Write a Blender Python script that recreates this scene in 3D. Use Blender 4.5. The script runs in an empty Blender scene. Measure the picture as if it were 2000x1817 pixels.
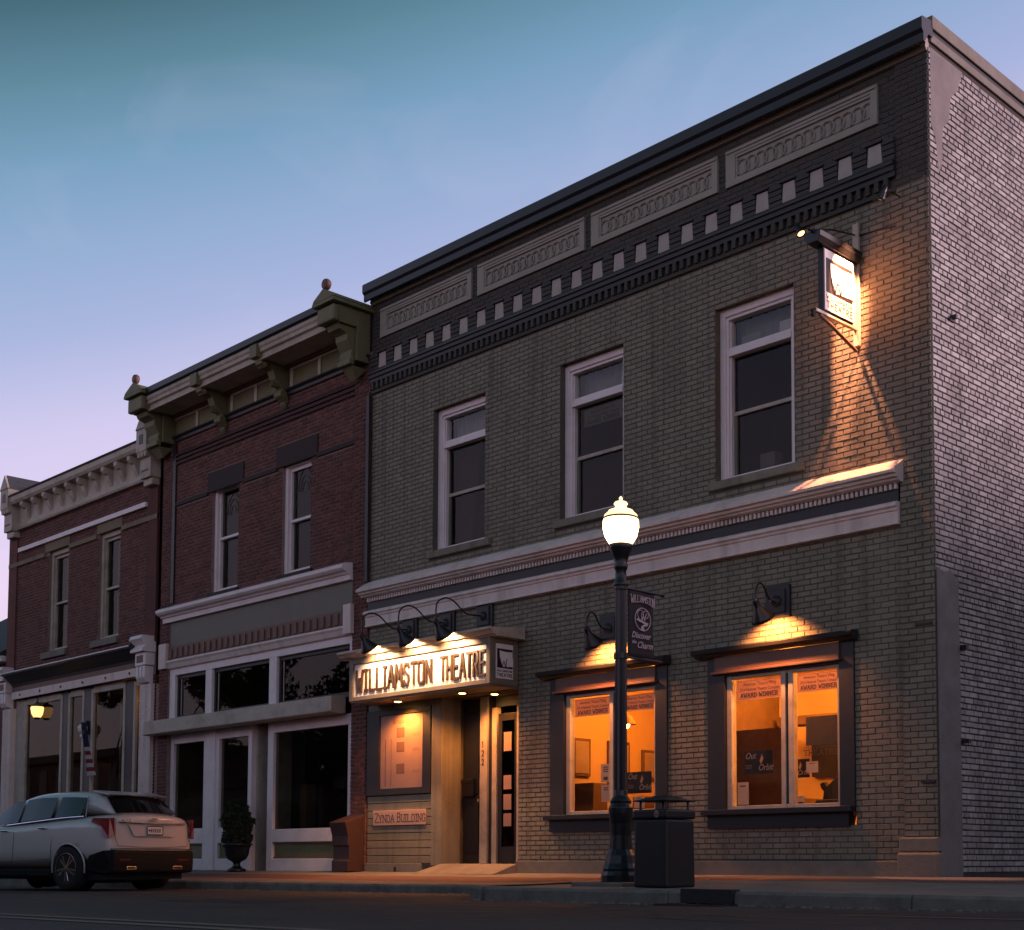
import bpy, bmesh, math, random
from mathutils import Matrix, Vector, Euler
random.seed(7)
S = bpy.context.scene
COL = S.collection
PI = math.pi

# ------------------------------------------------------------------ camera
cam = bpy.data.cameras.new('camera'); camo = bpy.data.objects.new('camera', cam); COL.objects.link(camo)
cam.sensor_fit = 'HORIZONTAL'; cam.sensor_width = 36.0; cam.lens = 48.629
cam.shift_x = -0.105; cam.shift_y = 0.29782; cam.clip_start = 0.05; cam.clip_end = 2000
camo.matrix_world = Matrix(((0.7225927, 0.0449020, 0.6898142, 8.30612),
                            (0.6912740, -0.0469363, -0.7210667, -14.00225),
                            (0.0, 0.9978882, -0.0649554, 0.19310), (0, 0, 0, 1)))
S.camera = camo
# ------------------------------------------------------------------ world (dusk sky)
SKY_STRENGTH = 1.0
SUN_DIR = Vector((0.86, 0.51, 0.0)).normalized()      # afterglow comes from behind the alley side
W = bpy.data.worlds.new('World'); S.world = W; W.use_nodes = True
nt = W.node_tree; nt.nodes.clear()
def wn(t, **k):
    n = nt.nodes.new(t)
    for a, b in k.items(): setattr(n, a, b)
    return n
out = wn('ShaderNodeOutputWorld'); bg = wn('ShaderNodeBackground'); bg.inputs[1].default_value = SKY_STRENGTH
tc = wn('ShaderNodeTexCoord'); nrm = wn('ShaderNodeVectorMath', operation='NORMALIZE'); nt.links.new(tc.outputs['Generated'], nrm.inputs[0])
sep = wn('ShaderNodeSeparateXYZ'); nt.links.new(nrm.outputs[0], sep.inputs[0])
dot = wn('ShaderNodeVectorMath', operation='DOT_PRODUCT'); dot.inputs[1].default_value = (0.45, 0.89, 0.0); nt.links.new(nrm.outputs[0], dot.inputs[0])
m1 = wn('ShaderNodeMath', operation='MULTIPLY_ADD'); m1.inputs[1].default_value = -0.30; a1 = wn('ShaderNodeMath', operation='ADD'); a1.inputs[1].default_value = .38; nt.links.new(dot.outputs['Value'], a1.inputs[0])
a2 = wn('ShaderNodeMath', operation='MULTIPLY_ADD'); a2.inputs[2].default_value = .02; nt.links.new(a1.outputs[0], a2.inputs[0]); nt.links.new(a1.outputs[0], a2.inputs[1])
a3 = wn('ShaderNodeMath', operation='SQRT'); nt.links.new(a2.outputs[0], a3.inputs[0]); a4 = wn('ShaderNodeMath', operation='SUBTRACT'); a4.inputs[1].default_value = .40; nt.links.new(a3.outputs[0], a4.inputs[0]); nt.links.new(a4.outputs[0], m1.inputs[0]); nt.links.new(sep.outputs[2], m1.inputs[2])
ramp = wn('ShaderNodeValToRGB'); nt.links.new(m1.outputs[0], ramp.inputs[0])
cr = ramp.color_ramp; cr.interpolation = 'LINEAR'
SKY = [(0.0, (.70, .46, .56)), (.2, (.78, .60, .84)), (.29, (.61, .54, .80)), (.35, (.37, .42, .68)), (.40, (.26, .375, .59)), (.442, (.17, .315, .485)), (.485, (.095, .215, .30)), (.53, (.030, .10, .132)), (.9, (.02, .06, .085))]
while len(cr.elements) < len(SKY): cr.elements.new(0.5)
for e, (p, c) in zip(cr.elements, SKY): e.position = p; e.color = (*c, 1)
# thin high wisps of cloud
mp = wn('ShaderNodeMapping'); mp.inputs['Scale'].default_value = (1.6, 3.6, 6.5); mp.inputs['Rotation'].default_value = (.5, .35, .9); mp.inputs['Location'].default_value = (.35, .2, .6); nt.links.new(nrm.outputs[0], mp.inputs[0])
nz = wn('ShaderNodeTexNoise'); nz.inputs['Scale'].default_value = 2.1; nz.inputs['Detail'].default_value = 6; nz.inputs['Distortion'].default_value = .9; nt.links.new(mp.outputs[0], nz.inputs[0])
cr2 = wn('ShaderNodeValToRGB'); nt.links.new(nz.outputs[0], cr2.inputs[0]); cr2.color_ramp.elements[0].position = .52; cr2.color_ramp.elements[1].position = .80
cm = wn('ShaderNodeMath', operation='MULTIPLY'); cm.inputs[1].default_value = .24; nt.links.new(cr2.outputs[0], cm.inputs[0])
mx = wn('ShaderNodeMix', data_type='RGBA'); nt.links.new(cm.outputs[0], mx.inputs[0]); nt.links.new(ramp.outputs[0], mx.inputs[6]); mx.inputs[7].default_value = (.50, .52, .74, 1)
sky = wn('ShaderNodeTexSky'); sky.sky_type = 'NISHITA'; sky.sun_disc = False; sky.sun_elevation = math.radians(4); sky.sun_rotation = math.atan2(SUN_DIR.x, SUN_DIR.y)
ad = wn('ShaderNodeMix', data_type='RGBA', blend_type='ADD'); ad.inputs[0].default_value = .04
nt.links.new(mx.outputs[2], ad.inputs[6]); nt.links.new(sky.outputs[0], ad.inputs[7])
nt.links.new(ad.outputs[2], bg.inputs[0]); nt.links.new(bg.outputs[0], out.inputs[0])
# ------------------------------------------------------------------ sun (soft afterglow)
sl = bpy.data.lights.new('sun', 'SUN'); sl.energy = 3.3; sl.angle = math.radians(14); sl.color = (1.0, .70, .82)
so = bpy.data.objects.new('sun', sl); COL.objects.link(so)
d = Vector((SUN_DIR.x, SUN_DIR.y, math.tan(math.radians(7)))).normalized()
so.rotation_euler = d.to_track_quat('Z', 'Y').to_euler(); so.location = d * 60
vs = S.view_settings; vs.view_transform = 'Standard'; vs.look = 'None'; vs.exposure = 0.0; vs.gamma = 1.0; vs.use_curve_mapping = False
S.cycles.max_bounces = 6; S.cycles.diffuse_bounces = 3; S.cycles.transparent_max_bounces = 12; S.cycles.sample_clamp_indirect = 4.0
S.cycles.caustics_reflective = False; S.cycles.caustics_refractive = False
S.cycles.use_denoising = True

# ------------------------------------------------------------------ materials
MATS = {}
def mat(name, col, rough=.7, metal=0.0, var=.12, scale=6.0, bump=.0, bscale=60.0, emit=None, estr=0.0, island=0.0, dirt=None, dscale=1.3, spec=.5, coat=0.0, stretch=(1, 1, 1), streak=0.0):
    m = bpy.data.materials.new(name); m.use_nodes = True; n = m.node_tree; b = n.nodes['Principled BSDF']
    def nn(t, **k):
        x = n.nodes.new(t)
        for a, c in k.items(): setattr(x, a, c)
        return x
    L = n.links.new
    b.inputs['Roughness'].default_value = rough; b.inputs['Metallic'].default_value = metal; b.inputs['Specular IOR Level'].default_value = spec; b.inputs['Coat Weight'].default_value = coat
    g = nn('ShaderNodeNewGeometry'); mp = nn('ShaderNodeMapping'); mp.inputs['Scale'].default_value = stretch; L(g.outputs['Position'], mp.inputs[0])
    z = nn('ShaderNodeTexNoise'); z.inputs['Scale'].default_value = scale; z.inputs['Detail'].default_value = 5; z.inputs['Roughness'].default_value = .65; L(mp.outputs[0], z.inputs[0])
    mr = nn('ShaderNodeMapRange'); mr.inputs[1].default_value = .3; mr.inputs[2].default_value = .7; mr.inputs[3].default_value = 1 - var; mr.inputs[4].default_value = 1 + var; L(z.outputs[0], mr.inputs[0])
    fac = mr.outputs[0]
    if island > 0:
        oi = nn('ShaderNodeObjectInfo'); a = nn('ShaderNodeMath', operation='ADD'); L(g.outputs['Random Per Island'], a.inputs[0]); L(oi.outputs['Random'], a.inputs[1])
        f = nn('ShaderNodeMath', operation='FRACT'); L(a.outputs[0], f.inputs[0])
        m2 = nn('ShaderNodeMapRange'); m2.inputs[3].default_value = 1 - island; m2.inputs[4].default_value = 1 + island; L(f.outputs[0], m2.inputs[0])
        k = nn('ShaderNodeMath', operation='MULTIPLY'); L(fac, k.inputs[0]); L(m2.outputs[0], k.inputs[1]); fac = k.outputs[0]
    vm = nn('ShaderNodeVectorMath', operation='SCALE'); vm.inputs[0].default_value = col; L(fac, vm.inputs['Scale'])
    c = vm.outputs[0]
    if dirt:
        z2 = nn('ShaderNodeTexNoise'); z2.inputs['Scale'].default_value = dscale; z2.inputs['Detail'].default_value = 8; z2.inputs['Roughness'].default_value = .7; L(mp.outputs[0], z2.inputs[0])
        r2 = nn('ShaderNodeMapRange'); r2.inputs[1].default_value = .48; r2.inputs[2].default_value = .72; r2.inputs[4].default_value = .75; L(z2.outputs[0], r2.inputs[0])
        x = nn('ShaderNodeMix', data_type='RGBA'); L(r2.outputs[0], x.inputs[0]); L(c, x.inputs[6]); x.inputs[7].default_value = (*dirt, 1); c = x.outputs[2]
    if streak > 0:
        ms = nn('ShaderNodeMapping'); ms.inputs['Scale'].default_value = (5.5, 5.5, .30); L(g.outputs['Position'], ms.inputs[0])
        z4 = nn('ShaderNodeTexNoise'); z4.inputs['Scale'].default_value = 1.0; z4.inputs['Detail'].default_value = 6; z4.inputs['Roughness'].default_value = .6; L(ms.outputs[0], z4.inputs[0])
        r4 = nn('ShaderNodeMapRange'); r4.inputs[1].default_value = .50; r4.inputs[2].default_value = .74; r4.inputs[3].default_value = 1.0; r4.inputs[4].default_value = 1 - streak; L(z4.outputs[0], r4.inputs[0])
        v4 = nn('ShaderNodeVectorMath', operation='SCALE'); L(c, v4.inputs[0]); L(r4.outputs[0], v4.inputs['Scale']); c = v4.outputs[0]
    L(c, b.inputs['Base Color'])
    if bump > 0:
        z3 = nn('ShaderNodeTexNoise'); z3.inputs['Scale'].default_value = bscale; z3.inputs['Detail'].default_value = 4; L(mp.outputs[0], z3.inputs[0])
        bu = nn('ShaderNodeBump'); bu.inputs['Strength'].default_value = bump; bu.inputs['Distance'].default_value = .01; L(z3.outputs[0], bu.inputs['Height']); L(bu.outputs[0], b.inputs['Normal'])
    if emit: b.inputs['Emission Color'].default_value = (*emit, 1); b.inputs['Emission Strength'].default_value = estr
    MATS[name] = m; return m
def glass(name, tint=(1, 1, 1), refl=1.0, rough=0.0):
    m = bpy.data.materials.new(name); m.use_nodes = True; n = m.node_tree; n.nodes.clear(); L = n.links.new
    o = n.nodes.new('ShaderNodeOutputMaterial'); mx = n.nodes.new('ShaderNodeMixShader'); t = n.nodes.new('ShaderNodeBsdfTransparent'); g = n.nodes.new('ShaderNodeBsdfGlossy'); f = n.nodes.new('ShaderNodeFresnel')
    gb = n.nodes.new('ShaderNodeNewGeometry'); io = n.nodes.new('ShaderNodeMapRange'); io.inputs[3].default_value = 1.5; io.inputs[4].default_value = 1 / 1.5; L(gb.outputs['Backfacing'], io.inputs[0]); L(io.outputs[0], f.inputs[0]); t.inputs[0].default_value = (*tint, 1); g.inputs['Roughness'].default_value = rough; g.inputs[0].default_value = (refl, refl, refl, 1)
    L(f.outputs[0], mx.inputs[0]); L(t.outputs[0], mx.inputs[1]); L(g.outputs[0], mx.inputs[2]); L(mx.outputs[0], o.inputs[0]); MATS[name] = m; return m

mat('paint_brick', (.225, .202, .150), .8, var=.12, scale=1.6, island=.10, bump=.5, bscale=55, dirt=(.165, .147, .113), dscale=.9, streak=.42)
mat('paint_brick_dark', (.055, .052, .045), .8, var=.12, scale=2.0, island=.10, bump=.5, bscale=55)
mat('paint_mortar', (.105, .094, .072), .9, var=.15)
mat('side_brick', (.36, .335, .32), .8, var=.2, scale=3.0, island=.22, bump=.5, bscale=60, dirt=(.17, .145, .14), dscale=1.0, streak=.4)
mat('side_render', (.20, .18, .17), .85, var=.2, scale=2.5, bump=.6, bscale=30, dirt=(.17, .15, .14), dscale=2.2)
mat('side_mortar', (.055, .045, .04), .95, var=.2)
mat('red_brick', (.128, .043, .033), .85, var=.25, scale=5, island=.34, bump=.5, bscale=60, dirt=(.07, .03, .03), dscale=1.2, streak=.35)
mat('red_mortar', (.23, .165, .14), .95, var=.2)
mat('red_brick_dark', (.055, .028, .030), .85, var=.2, island=.2, bump=.4)
mat('cream', (.74, .63, .58), .6, var=.07, scale=3, bump=.08, dirt=(.60, .50, .44), dscale=1.6, streak=.3)
mat('cream_old', (.47, .415, .34), .65, var=.12, scale=5, bump=.15, dirt=(.24, .2, .13), dscale=2.2)
mat('white_trim', (.80, .72, .71), .5, var=.05, scale=3, bump=.05, dirt=(.62, .55, .53), dscale=2)
mat('panel_cream', (.34, .315, .26), .7, var=.12, scale=4, bump=.2, dirt=(.22, .2, .16), dscale=2)
mat('slot_cream', (.42, .37, .33), .75, var=.1, scale=8, bump=.3)
mat('olive', (.155, .148, .068), .6, var=.12, scale=4, bump=.1, dirt=(.11, .11, .055), dscale=2.5)
mat('olive_grey', (.155, .150, .120), .6, var=.08, scale=3, bump=.1)
mat('dark_metal', (.011, .013, .018), .45, var=.15, scale=5, bump=.05)
mat('dark_trim', (.018, .018, .020), .5, var=.15, scale=5, bump=.1)
mat('brown_trim', (.16, .085, .06), .6, var=.12, scale=4, bump=.1)
mat('stone_dark', (.030, .016, .016), .8, var=.15, bump=.4, bscale=40)
mat('oxblood', (.045, .018, .015), .6, var=.15, bump=.1)
mat('stone_tan', (.22, .175, .11), .85, var=.12, bump=.4, bscale=40, dirt=(.13, .1, .07))
mat('stone_grey', (.20, .18, .15), .85, var=.12, bump=.4, bscale=40, dirt=(.12, .1, .08))
mat('shingle', (.045, .05, .06), .8, var=.25, scale=12, bump=.3, dirt=(.07, .08, .06))
mat('slate_dark', (.035, .036, .045), .8, var=.25, scale=12, bump=.3)
mat('black_iron', (.008, .009, .012), .32, var=.2, bump=.05)
mat('black_plastic', (.006, .006, .008), .5, var=.2, bump=.1, bscale=150)
mat('interior_wall', (.62, .42, .22), .85, var=.06, scale=1.5)
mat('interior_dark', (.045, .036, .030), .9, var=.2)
mat('interior_brown', (.13, .075, .04), .8, var=.2)
mat('curtain', (.30, .29, .27), .9, var=.15, scale=7, stretch=(6, 6, .3))
mat('blind', (.36, .34, .26), .9, var=.06)
mat('paper', (.66, .60, .58), .8, var=.05)
mat('paper_ink', (.10, .06, .07), .8, var=.05)
mat('paper_warm', (.78, .58, .50), .8, var=.05)
mat('ink_soft', (.22, .12, .10), .8, var=.05)
mat('poster_dark', (.035, .022, .035), .6, var=.3, scale=9)
mat('poster_orange', (.62, .33, .16), .6, var=.2)
mat('sign_white', (.80, .76, .72), .5, var=.03)
mat('sign_gold', (.20, .135, .055), .45, var=.12, metal=.3)
mat('sign_letter', (.045, .026, .012), .5, var=.2)
mat('sign_box', (.165, .145, .11), .55, var=.08, scale=4, bump=.06)
mat('sign_black', (.012, .010, .014), .5, var=.1)
mat('concrete', (.19, .16, .135), .85, var=.14, scale=5, bump=.35, bscale=90, dirt=(.11, .09, .075), dscale=1.1)
mat('paver_red', (.13, .055, .04), .85, var=.2, scale=8, island=.15, bump=.3, bscale=90)
mat('kerb', (.20, .175, .15), .9, var=.2, scale=6, bump=.5, bscale=50, dirt=(.07, .06, .055), dscale=2.5)
mat('asphalt', (.030, .026, .026), .8, var=.35, scale=14, bump=.9, bscale=110, dirt=(.058, .048, .043), dscale=1.4, stretch=(.35, 1, 1))
mat('road_paint', (.15, .125, .09), .8, var=.3, scale=12, dirt=(.08, .07, .06), dscale=6)
mat('iron_grate', (.012, .013, .016), .6, var=.2, bump=.2)
mat('car_paint', (.60, .56, .54), .28, var=.02, coat=.6)
mat('chrome', (.75, .75, .76), .12, metal=1.0, var=.02)
mat('rim', (.62, .60, .60), .22, metal=1.0, var=.03)
mat('tyre', (.012, .012, .013), .85, var=.15, bump=.2)
mat('car_plastic', (.010, .010, .012), .7, var=.1, spec=.2)
mat('tail_red', (.20, .008, .012), .15, var=.05, coat=.8)
mat('seam', (.05, .045, .045), .7, var=.05)
mat('leaf', (.028, .045, .020), .7, var=.4, scale=6, island=.4)
mat('leaf_far', (.035, .05, .022), .7, var=.4, scale=3, island=.45)
mat('bark', (.07, .055, .04), .9, var=.3, bump=.6)
mat('flag_blue', (.03, .04, .11), .85, var=.1)
mat('flag_red', (.28, .04, .05), .85, var=.1)
mat('flag_white', (.62, .58, .60), .85, var=.05)
mat('pole_white', (.5, .45, .45), .4)
mat('banner_brown', (.040, .028, .030), .75, var=.12, scale=5, bump=.1)
mat('banner_ink', (.62, .46, .47), .7, var=.04)
mat('velvet', (.03, .022, .022), .9, var=.2)
mat('globe', (.9, .8, .6), .4, emit=(1.0, .68, .28), estr=10)
mat('globe_top', (.75, .65, .5), .35, emit=(1.0, .66, .30), estr=2.2)
mat('bulb', (1, .8, .5), .4, emit=(1.0, .62, .25), estr=40)
mat('flood_lens', (1, .6, .3), .4, emit=(1.0, .30, .07), estr=14)
mat('bulb_soft', (1, .8, .5), .4, emit=(1.0, .55, .18), estr=22)
mat('tube_light', (1, .8, .5), .4, emit=(1.0, .60, .22), estr=9)
mat('lantern_glow', (1, .8, .5), .4, emit=(1.0, .52, .16), estr=2.2)
glass('glass', (.96, .97, .95), .5); glass('glass_dark', (.70, .70, .66), .28, .01); mat('car_glass_solid', (.008, .009, .010), .05, var=.02)

def thin(name, t=.45):
    m = MATS[name]; n = m.node_tree; b = n.nodes['Principled BSDF']; o = n.nodes['Material Output']; x = n.nodes.new('ShaderNodeMixShader'); tr = n.nodes.new('ShaderNodeBsdfTranslucent'); x.inputs[0].default_value = t
    n.links.new(b.inputs['Base Color'].links[0].from_socket, tr.inputs[0]); n.links.new(b.outputs[0], x.inputs[1]); n.links.new(tr.outputs[0], x.inputs[2]); n.links.new(x.outputs[0], o.inputs[0])
for k in ('paper', 'paper_warm', 'curtain', 'poster_dark', 'flag_white', 'flag_red', 'flag_blue', 'leaf', 'leaf_far'): thin(k, .55 if k == 'paper_warm' else .4)
# ------------------------------------------------------------------ mesh helpers
class MB:
    def __init__(s): s.v = []; s.f = []
    def add(s, vs, fs):
        o = len(s.v); s.v += [tuple(p) for p in vs]; s.f += [tuple(i + o for i in q) for q in fs]; return s
    def box(s, x0, x1, y0, y1, z0, z1):
        if x0 > x1: x0, x1 = x1, x0
        if y0 > y1: y0, y1 = y1, y0
        if z0 > z1: z0, z1 = z1, z0
        return s.add([(x0, y0, z0), (x1, y0, z0), (x1, y1, z0), (x0, y1, z0), (x0, y0, z1), (x1, y0, z1), (x1, y1, z1), (x0, y1, z1)],
                     [(0, 3, 2, 1), (4, 5, 6, 7), (0, 1, 5, 4), (1, 2, 6, 5), (2, 3, 7, 6), (3, 0, 4, 7)])
    def ext_x(s, prof, x0, x1):          # prof: closed list of (y, z), extruded along x
        n = len(prof); s.add([(x0, y, z) for y, z in prof] + [(x1, y, z) for y, z in prof],
              [(i, (i + 1) % n, n + (i + 1) % n, n + i) for i in range(n)] + [tuple(range(n - 1, -1, -1)), tuple(range(n, 2 * n))]); return s
    def ext_y(s, prof, y0, y1):          # prof: (x, z)
        n = len(prof); s.add([(x, y0, z) for x, z in prof] + [(x, y1, z) for x, z in prof],
              [(i, (i + 1) % n, n + (i + 1) % n, n + i) for i in range(n)] + [tuple(range(n - 1, -1, -1)), tuple(range(n, 2 * n))]); return s
    def ext_z(s, prof, z0, z1):          # prof: (x, y)
        n = len(prof); s.add([(x, y, z0) for x, y in prof] + [(x, y, z1) for x, y in prof],
              [(i, (i + 1) % n, n + (i + 1) % n, n + i) for i in range(n)] + [tuple(range(n - 1, -1, -1)), tuple(range(n, 2 * n))]); return s
    def lathe(s, prof, c=(0, 0, 0), n=16, axis='z', ry=1.0):   # prof: (r, h) bottom to top
        o = len(s.v); k = len(prof)
        for r, h in prof:
            for i in range(n):
                a = 2 * PI * i / n; u, w = r * math.cos(a), r * math.sin(a) * ry
                p = (u, w, h) if axis == 'z' else ((u, h, w) if axis == 'y' else (h, u, w))
                s.v.append((c[0] + p[0], c[1] + p[1], c[2] + p[2]))
        for j in range(k - 1):
            for i in range(n):
                a, b = o + j * n + i, o + j * n + (i + 1) % n; s.f.append((a, b, b + n, a + n))
        s.f.append(tuple(o + i for i in range(n - 1, -1, -1))); s.f.append(tuple(o + (k - 1) * n + i for i in range(n))); return s
    def tube(s, pts, r, n=8, r1=None):
        pts = [Vector(p) for p in pts]; o = len(s.v); k = len(pts); up = Vector((.13, .21, .97))
        for j, p in enumerate(pts):
            t = (pts[min(j + 1, k - 1)] - pts[max(j - 1, 0)]).normalized(); a = t.cross(up).normalized(); b = t.cross(a)
            rr = r if r1 is None else r + (r1 - r) * j / (k - 1)
            for i in range(n):
                q = 2 * PI * i / n; s.v.append(tuple(p + a * math.cos(q) * rr + b * math.sin(q) * rr))
        for j in range(k - 1):
            for i in range(n):
                a, b = o + j * n + i, o + j * n + (i + 1) % n; s.f.append((a, b, b + n, a + n))
        s.f.append(tuple(o + i for i in range(n - 1, -1, -1))); s.f.append(tuple(o + (k - 1) * n + i for i in range(n))); return s
    def quad(s, a, b, c, d): return s.add([a, b, c, d], [(0, 1, 2, 3)])
    def mesh(s, name):
        m = bpy.data.meshes.new(name); m.from_pydata(s.v, [], s.f); m.update(); return m
    def build(s, name, m, parent=None, smooth=False, bevel=0.0, kind=None, fix=True):
        me = s.mesh(name); me.materials.append(MATS[m] if isinstance(m, str) else m)
        if fix:
            bm = bmesh.new(); bm.from_mesh(me); bmesh.ops.recalc_face_normals(bm, faces=bm.faces); bm.to_mesh(me); bm.free()
        o = bpy.data.objects.new(name, me); COL.objects.link(o)
        if parent: o.parent = parent
        if smooth: me.shade_smooth()
        if bevel > 0:
            b = o.modifiers.new('bevel', 'BEVEL'); b.width = bevel; b.segments = 2; b.limit_method = 'ANGLE'
        if kind: o['kind'] = kind
        return o
def inst(name, me, parent, loc=(0, 0, 0), rot=(0, 0, 0), scale=(1, 1, 1)):
    o = bpy.data.objects.new(name, me); COL.objects.link(o); o.parent = parent; o.location = loc; o.rotation_euler = rot; o.scale = scale; return o
def thing(name, label, cat, loc=(0, 0, 0), group=None, rot=(0, 0, 0)):
    o = bpy.data.objects.new(name, None); COL.objects.link(o); o.location = loc; o.rotation_euler = rot; o.empty_display_size = .2
    o['label'] = label; o['category'] = cat
    if group: o['group'] = group
    return o
def tag(o, label, cat, group=None):
    o['label'] = label; o['category'] = cat
    if group: o['group'] = group
    return o
def B(name, m, parent, *boxes, **k):
    b = MB()
    for q in boxes: b.box(*q)
    return b.build(name, m, parent, **k)
def point_light(name, loc, power, col, parent=None, size=.03, spot=None, direction=None, blend=.3):
    l = bpy.data.lights.new(name, 'SPOT' if spot else 'POINT'); l.energy = power; l.color = col; l.shadow_soft_size = size
    if spot: l.spot_size = math.radians(spot); l.spot_blend = blend
    o = bpy.data.objects.new(name, l); COL.objects.link(o); o.location = loc
    if direction: o.rotation_euler = Vector(direction).to_track_quat('-Z', 'Y').to_euler()
    if parent: o.parent = parent
    return o
# ---- lettering
def arc(cx, cy, rx, ry, a0, a1, n=7): return [(cx + rx * math.cos(math.radians(a0 + (a1 - a0) * i / n)), cy + ry * math.sin(math.radians(a0 + (a1 - a0) * i / n))) for i in range(n + 1)]
GL = {
 'W': [[(0, 1), (.22, 0), (.5, .6), (.76, 0), (1, 1)]], 'I': [[(.5, 0), (.5, 1)], [(.1, 1), (.9, 1)], [(.1, 0), (.9, 0)]], 'L': [[(.1, 1), (.1, 0), (.95, 0)]],
 'A': [[(0, 0), (.45, 1), (.55, 1), (1, 0)], [(.2, .38), (.8, .38)]], 'M': [[(0, 0), (.1, 1), (.5, .35), (.9, 1), (1, 0)]],
 'S': [[(.92, .82), (.75, .98), (.3, .98), (.1, .82), (.1, .65), (.85, .4), (.92, .2), (.75, .02), (.25, .02), (.08, .18)]],
 'T': [[(0, 1), (1, 1)], [(.5, 1), (.5, 0)]], 'O': [[(.15, 1), (.85, 1), (.95, .9), (.95, .1), (.85, 0), (.15, 0), (.05, .1), (.05, .9), (.15, 1)]],
 'N': [[(.05, 0), (.05, 1), (.95, 0), (.95, 1)]], 'H': [[(.05, 0), (.05, 1)], [(.95, 0), (.95, 1)], [(.05, .5), (.95, .5)]], 'E': [[(.95, 1), (.08, 1), (.08, 0), (.95, 0)], [(.08, .52), (.75, .52)]],
 'R': [[(.08, 0), (.08, 1), (.75, 1), (.92, .86), (.92, .64), (.75, .5), (.08, .5)], [(.45, .5), (.98, 0)]], 'D': [[(.08, 0), (.08, 1), (.6, 1), (.92, .75), (.92, .25), (.6, 0), (.08, 0)]],
 'Z': [[(.05, 1), (.95, 1), (.05, 0), (.95, 0)]], 'Y': [[(0, 1), (.5, .5), (1, 1)], [(.5, .5), (.5, 0)]], 'B': [[(.08, 0), (.08, 1), (.7, 1), (.86, .86), (.86, .66), (.7, .53), (.08, .53)], [(.7, .53), (.94, .4), (.94, .14), (.76, 0), (.08, 0)]],
 'U': [[(.06, 1), (.06, .2), (.25, 0), (.75, 0), (.94, .2), (.94, 1)]], 'G': [[(.92, .8), (.72, 1), (.28, 1), (.06, .78), (.06, .22), (.28, 0), (.75, 0), (.94, .2), (.94, .45), (.6, .45)]],
 'X': [[(0, 0), (1, 1)], [(0, 1), (1, 0)]], '5': [[(.9, 1), (.12, 1), (.1, .58), (.65, .6), (.92, .4), (.9, .15), (.65, 0), (.1, .05)]], '1': [[(.2, .8), (.5, 1), (.5, 0)]], '2': [[(.08, .8), (.3, 1), (.7, 1), (.92, .8), (.85, .55), (.05, 0), (.95, 0)]],
}
SERIF = set('WIAMTNHRYUXD')
def glyph(mb, ch, o, U, V, N, w, h, th, dep, shear=0.0, serif=0.0):
    o, U, V, N = Vector(o), Vector(U), Vector(V), Vector(N)
    segs = [l for l in GL.get(ch, [])]
    lines = [[(p[0] * w + p[1] * h * shear, p[1] * h) for p in l] for l in segs]
    if serif > 0:
        for l in list(lines):
            for e in (l[0], l[-1]):
                if abs(e[1]) < .02 * h or abs(e[1] - h) < .02 * h: lines.append([(e[0] - serif, e[1]), (e[0] + serif, e[1])])
    k = 0
    for l in lines:
        for a, b in zip(l, l[1:]):
            a, b = Vector(a), Vector(b); t = b - a
            if t.length < 1e-6: continue
            t.normalize(); n = Vector((-t.y, t.x)) * th / 2; e = t * th * .42; k += 1; dd = dep * (1 + .03 * (k % 5))
            P = [a - e - n, b + e - n, b + e + n, a - e + n]
            v = [o + U * p.x + V * p.y for p in P]; v += [q + N * dd for q in v]
            mb.add(v, [(0, 1, 2, 3), (4, 7, 6, 5), (0, 4, 5, 1), (1, 5, 6, 2), (2, 6, 7, 3), (3, 7, 4, 0)])
def word(mb, txt, o, U, V, N, cw, h, gap, th, dep, shear=0.0, serif=0.0, spread=None):
    x = 0; o = Vector(o); U = Vector(U)
    for ch in txt:
        if ch == ' ': x += cw * .8; continue
        w = cw * (.5 if ch in 'I1' else (1.25 if ch in 'WM' else 1)); glyph(mb, ch, o + U * x, U, V, N, w, h, th, dep, shear, serif); x += w + gap
    return x
def font_text(name, body, size, m, origin, U, V, parent=None, shear=0.0, extrude=.001, xs=1.0, align='LEFT', bold=0.0):
    c = bpy.data.curves.new(name, 'FONT'); c.body = body; c.size = size; c.extrude = extrude; c.shear = shear; c.align_x = align; c.resolution_u = 3; c.offset = bold
    o = bpy.data.objects.new(name, c); COL.objects.link(o)
    bpy.context.view_layer.update()
    me = bpy.data.meshes.new_from_object(o.evaluated_get(bpy.context.evaluated_depsgraph_get())); bpy.data.objects.remove(o); bpy.data.curves.remove(c)
    U, V = Vector(U), Vector(V); N = U.cross(V); M = Matrix(((U.x * xs, V.x, N.x, origin[0]), (U.y * xs, V.y, N.y, origin[1]), (U.z * xs, V.z, N.z, origin[2]), (0, 0, 0, 1)))
    me.transform(M); me.materials.clear(); me.materials.append(MATS[m]); me.name = name
    r = bpy.data.objects.new(name, me); COL.objects.link(r)
    if parent: r.parent = parent
    return r
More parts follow.
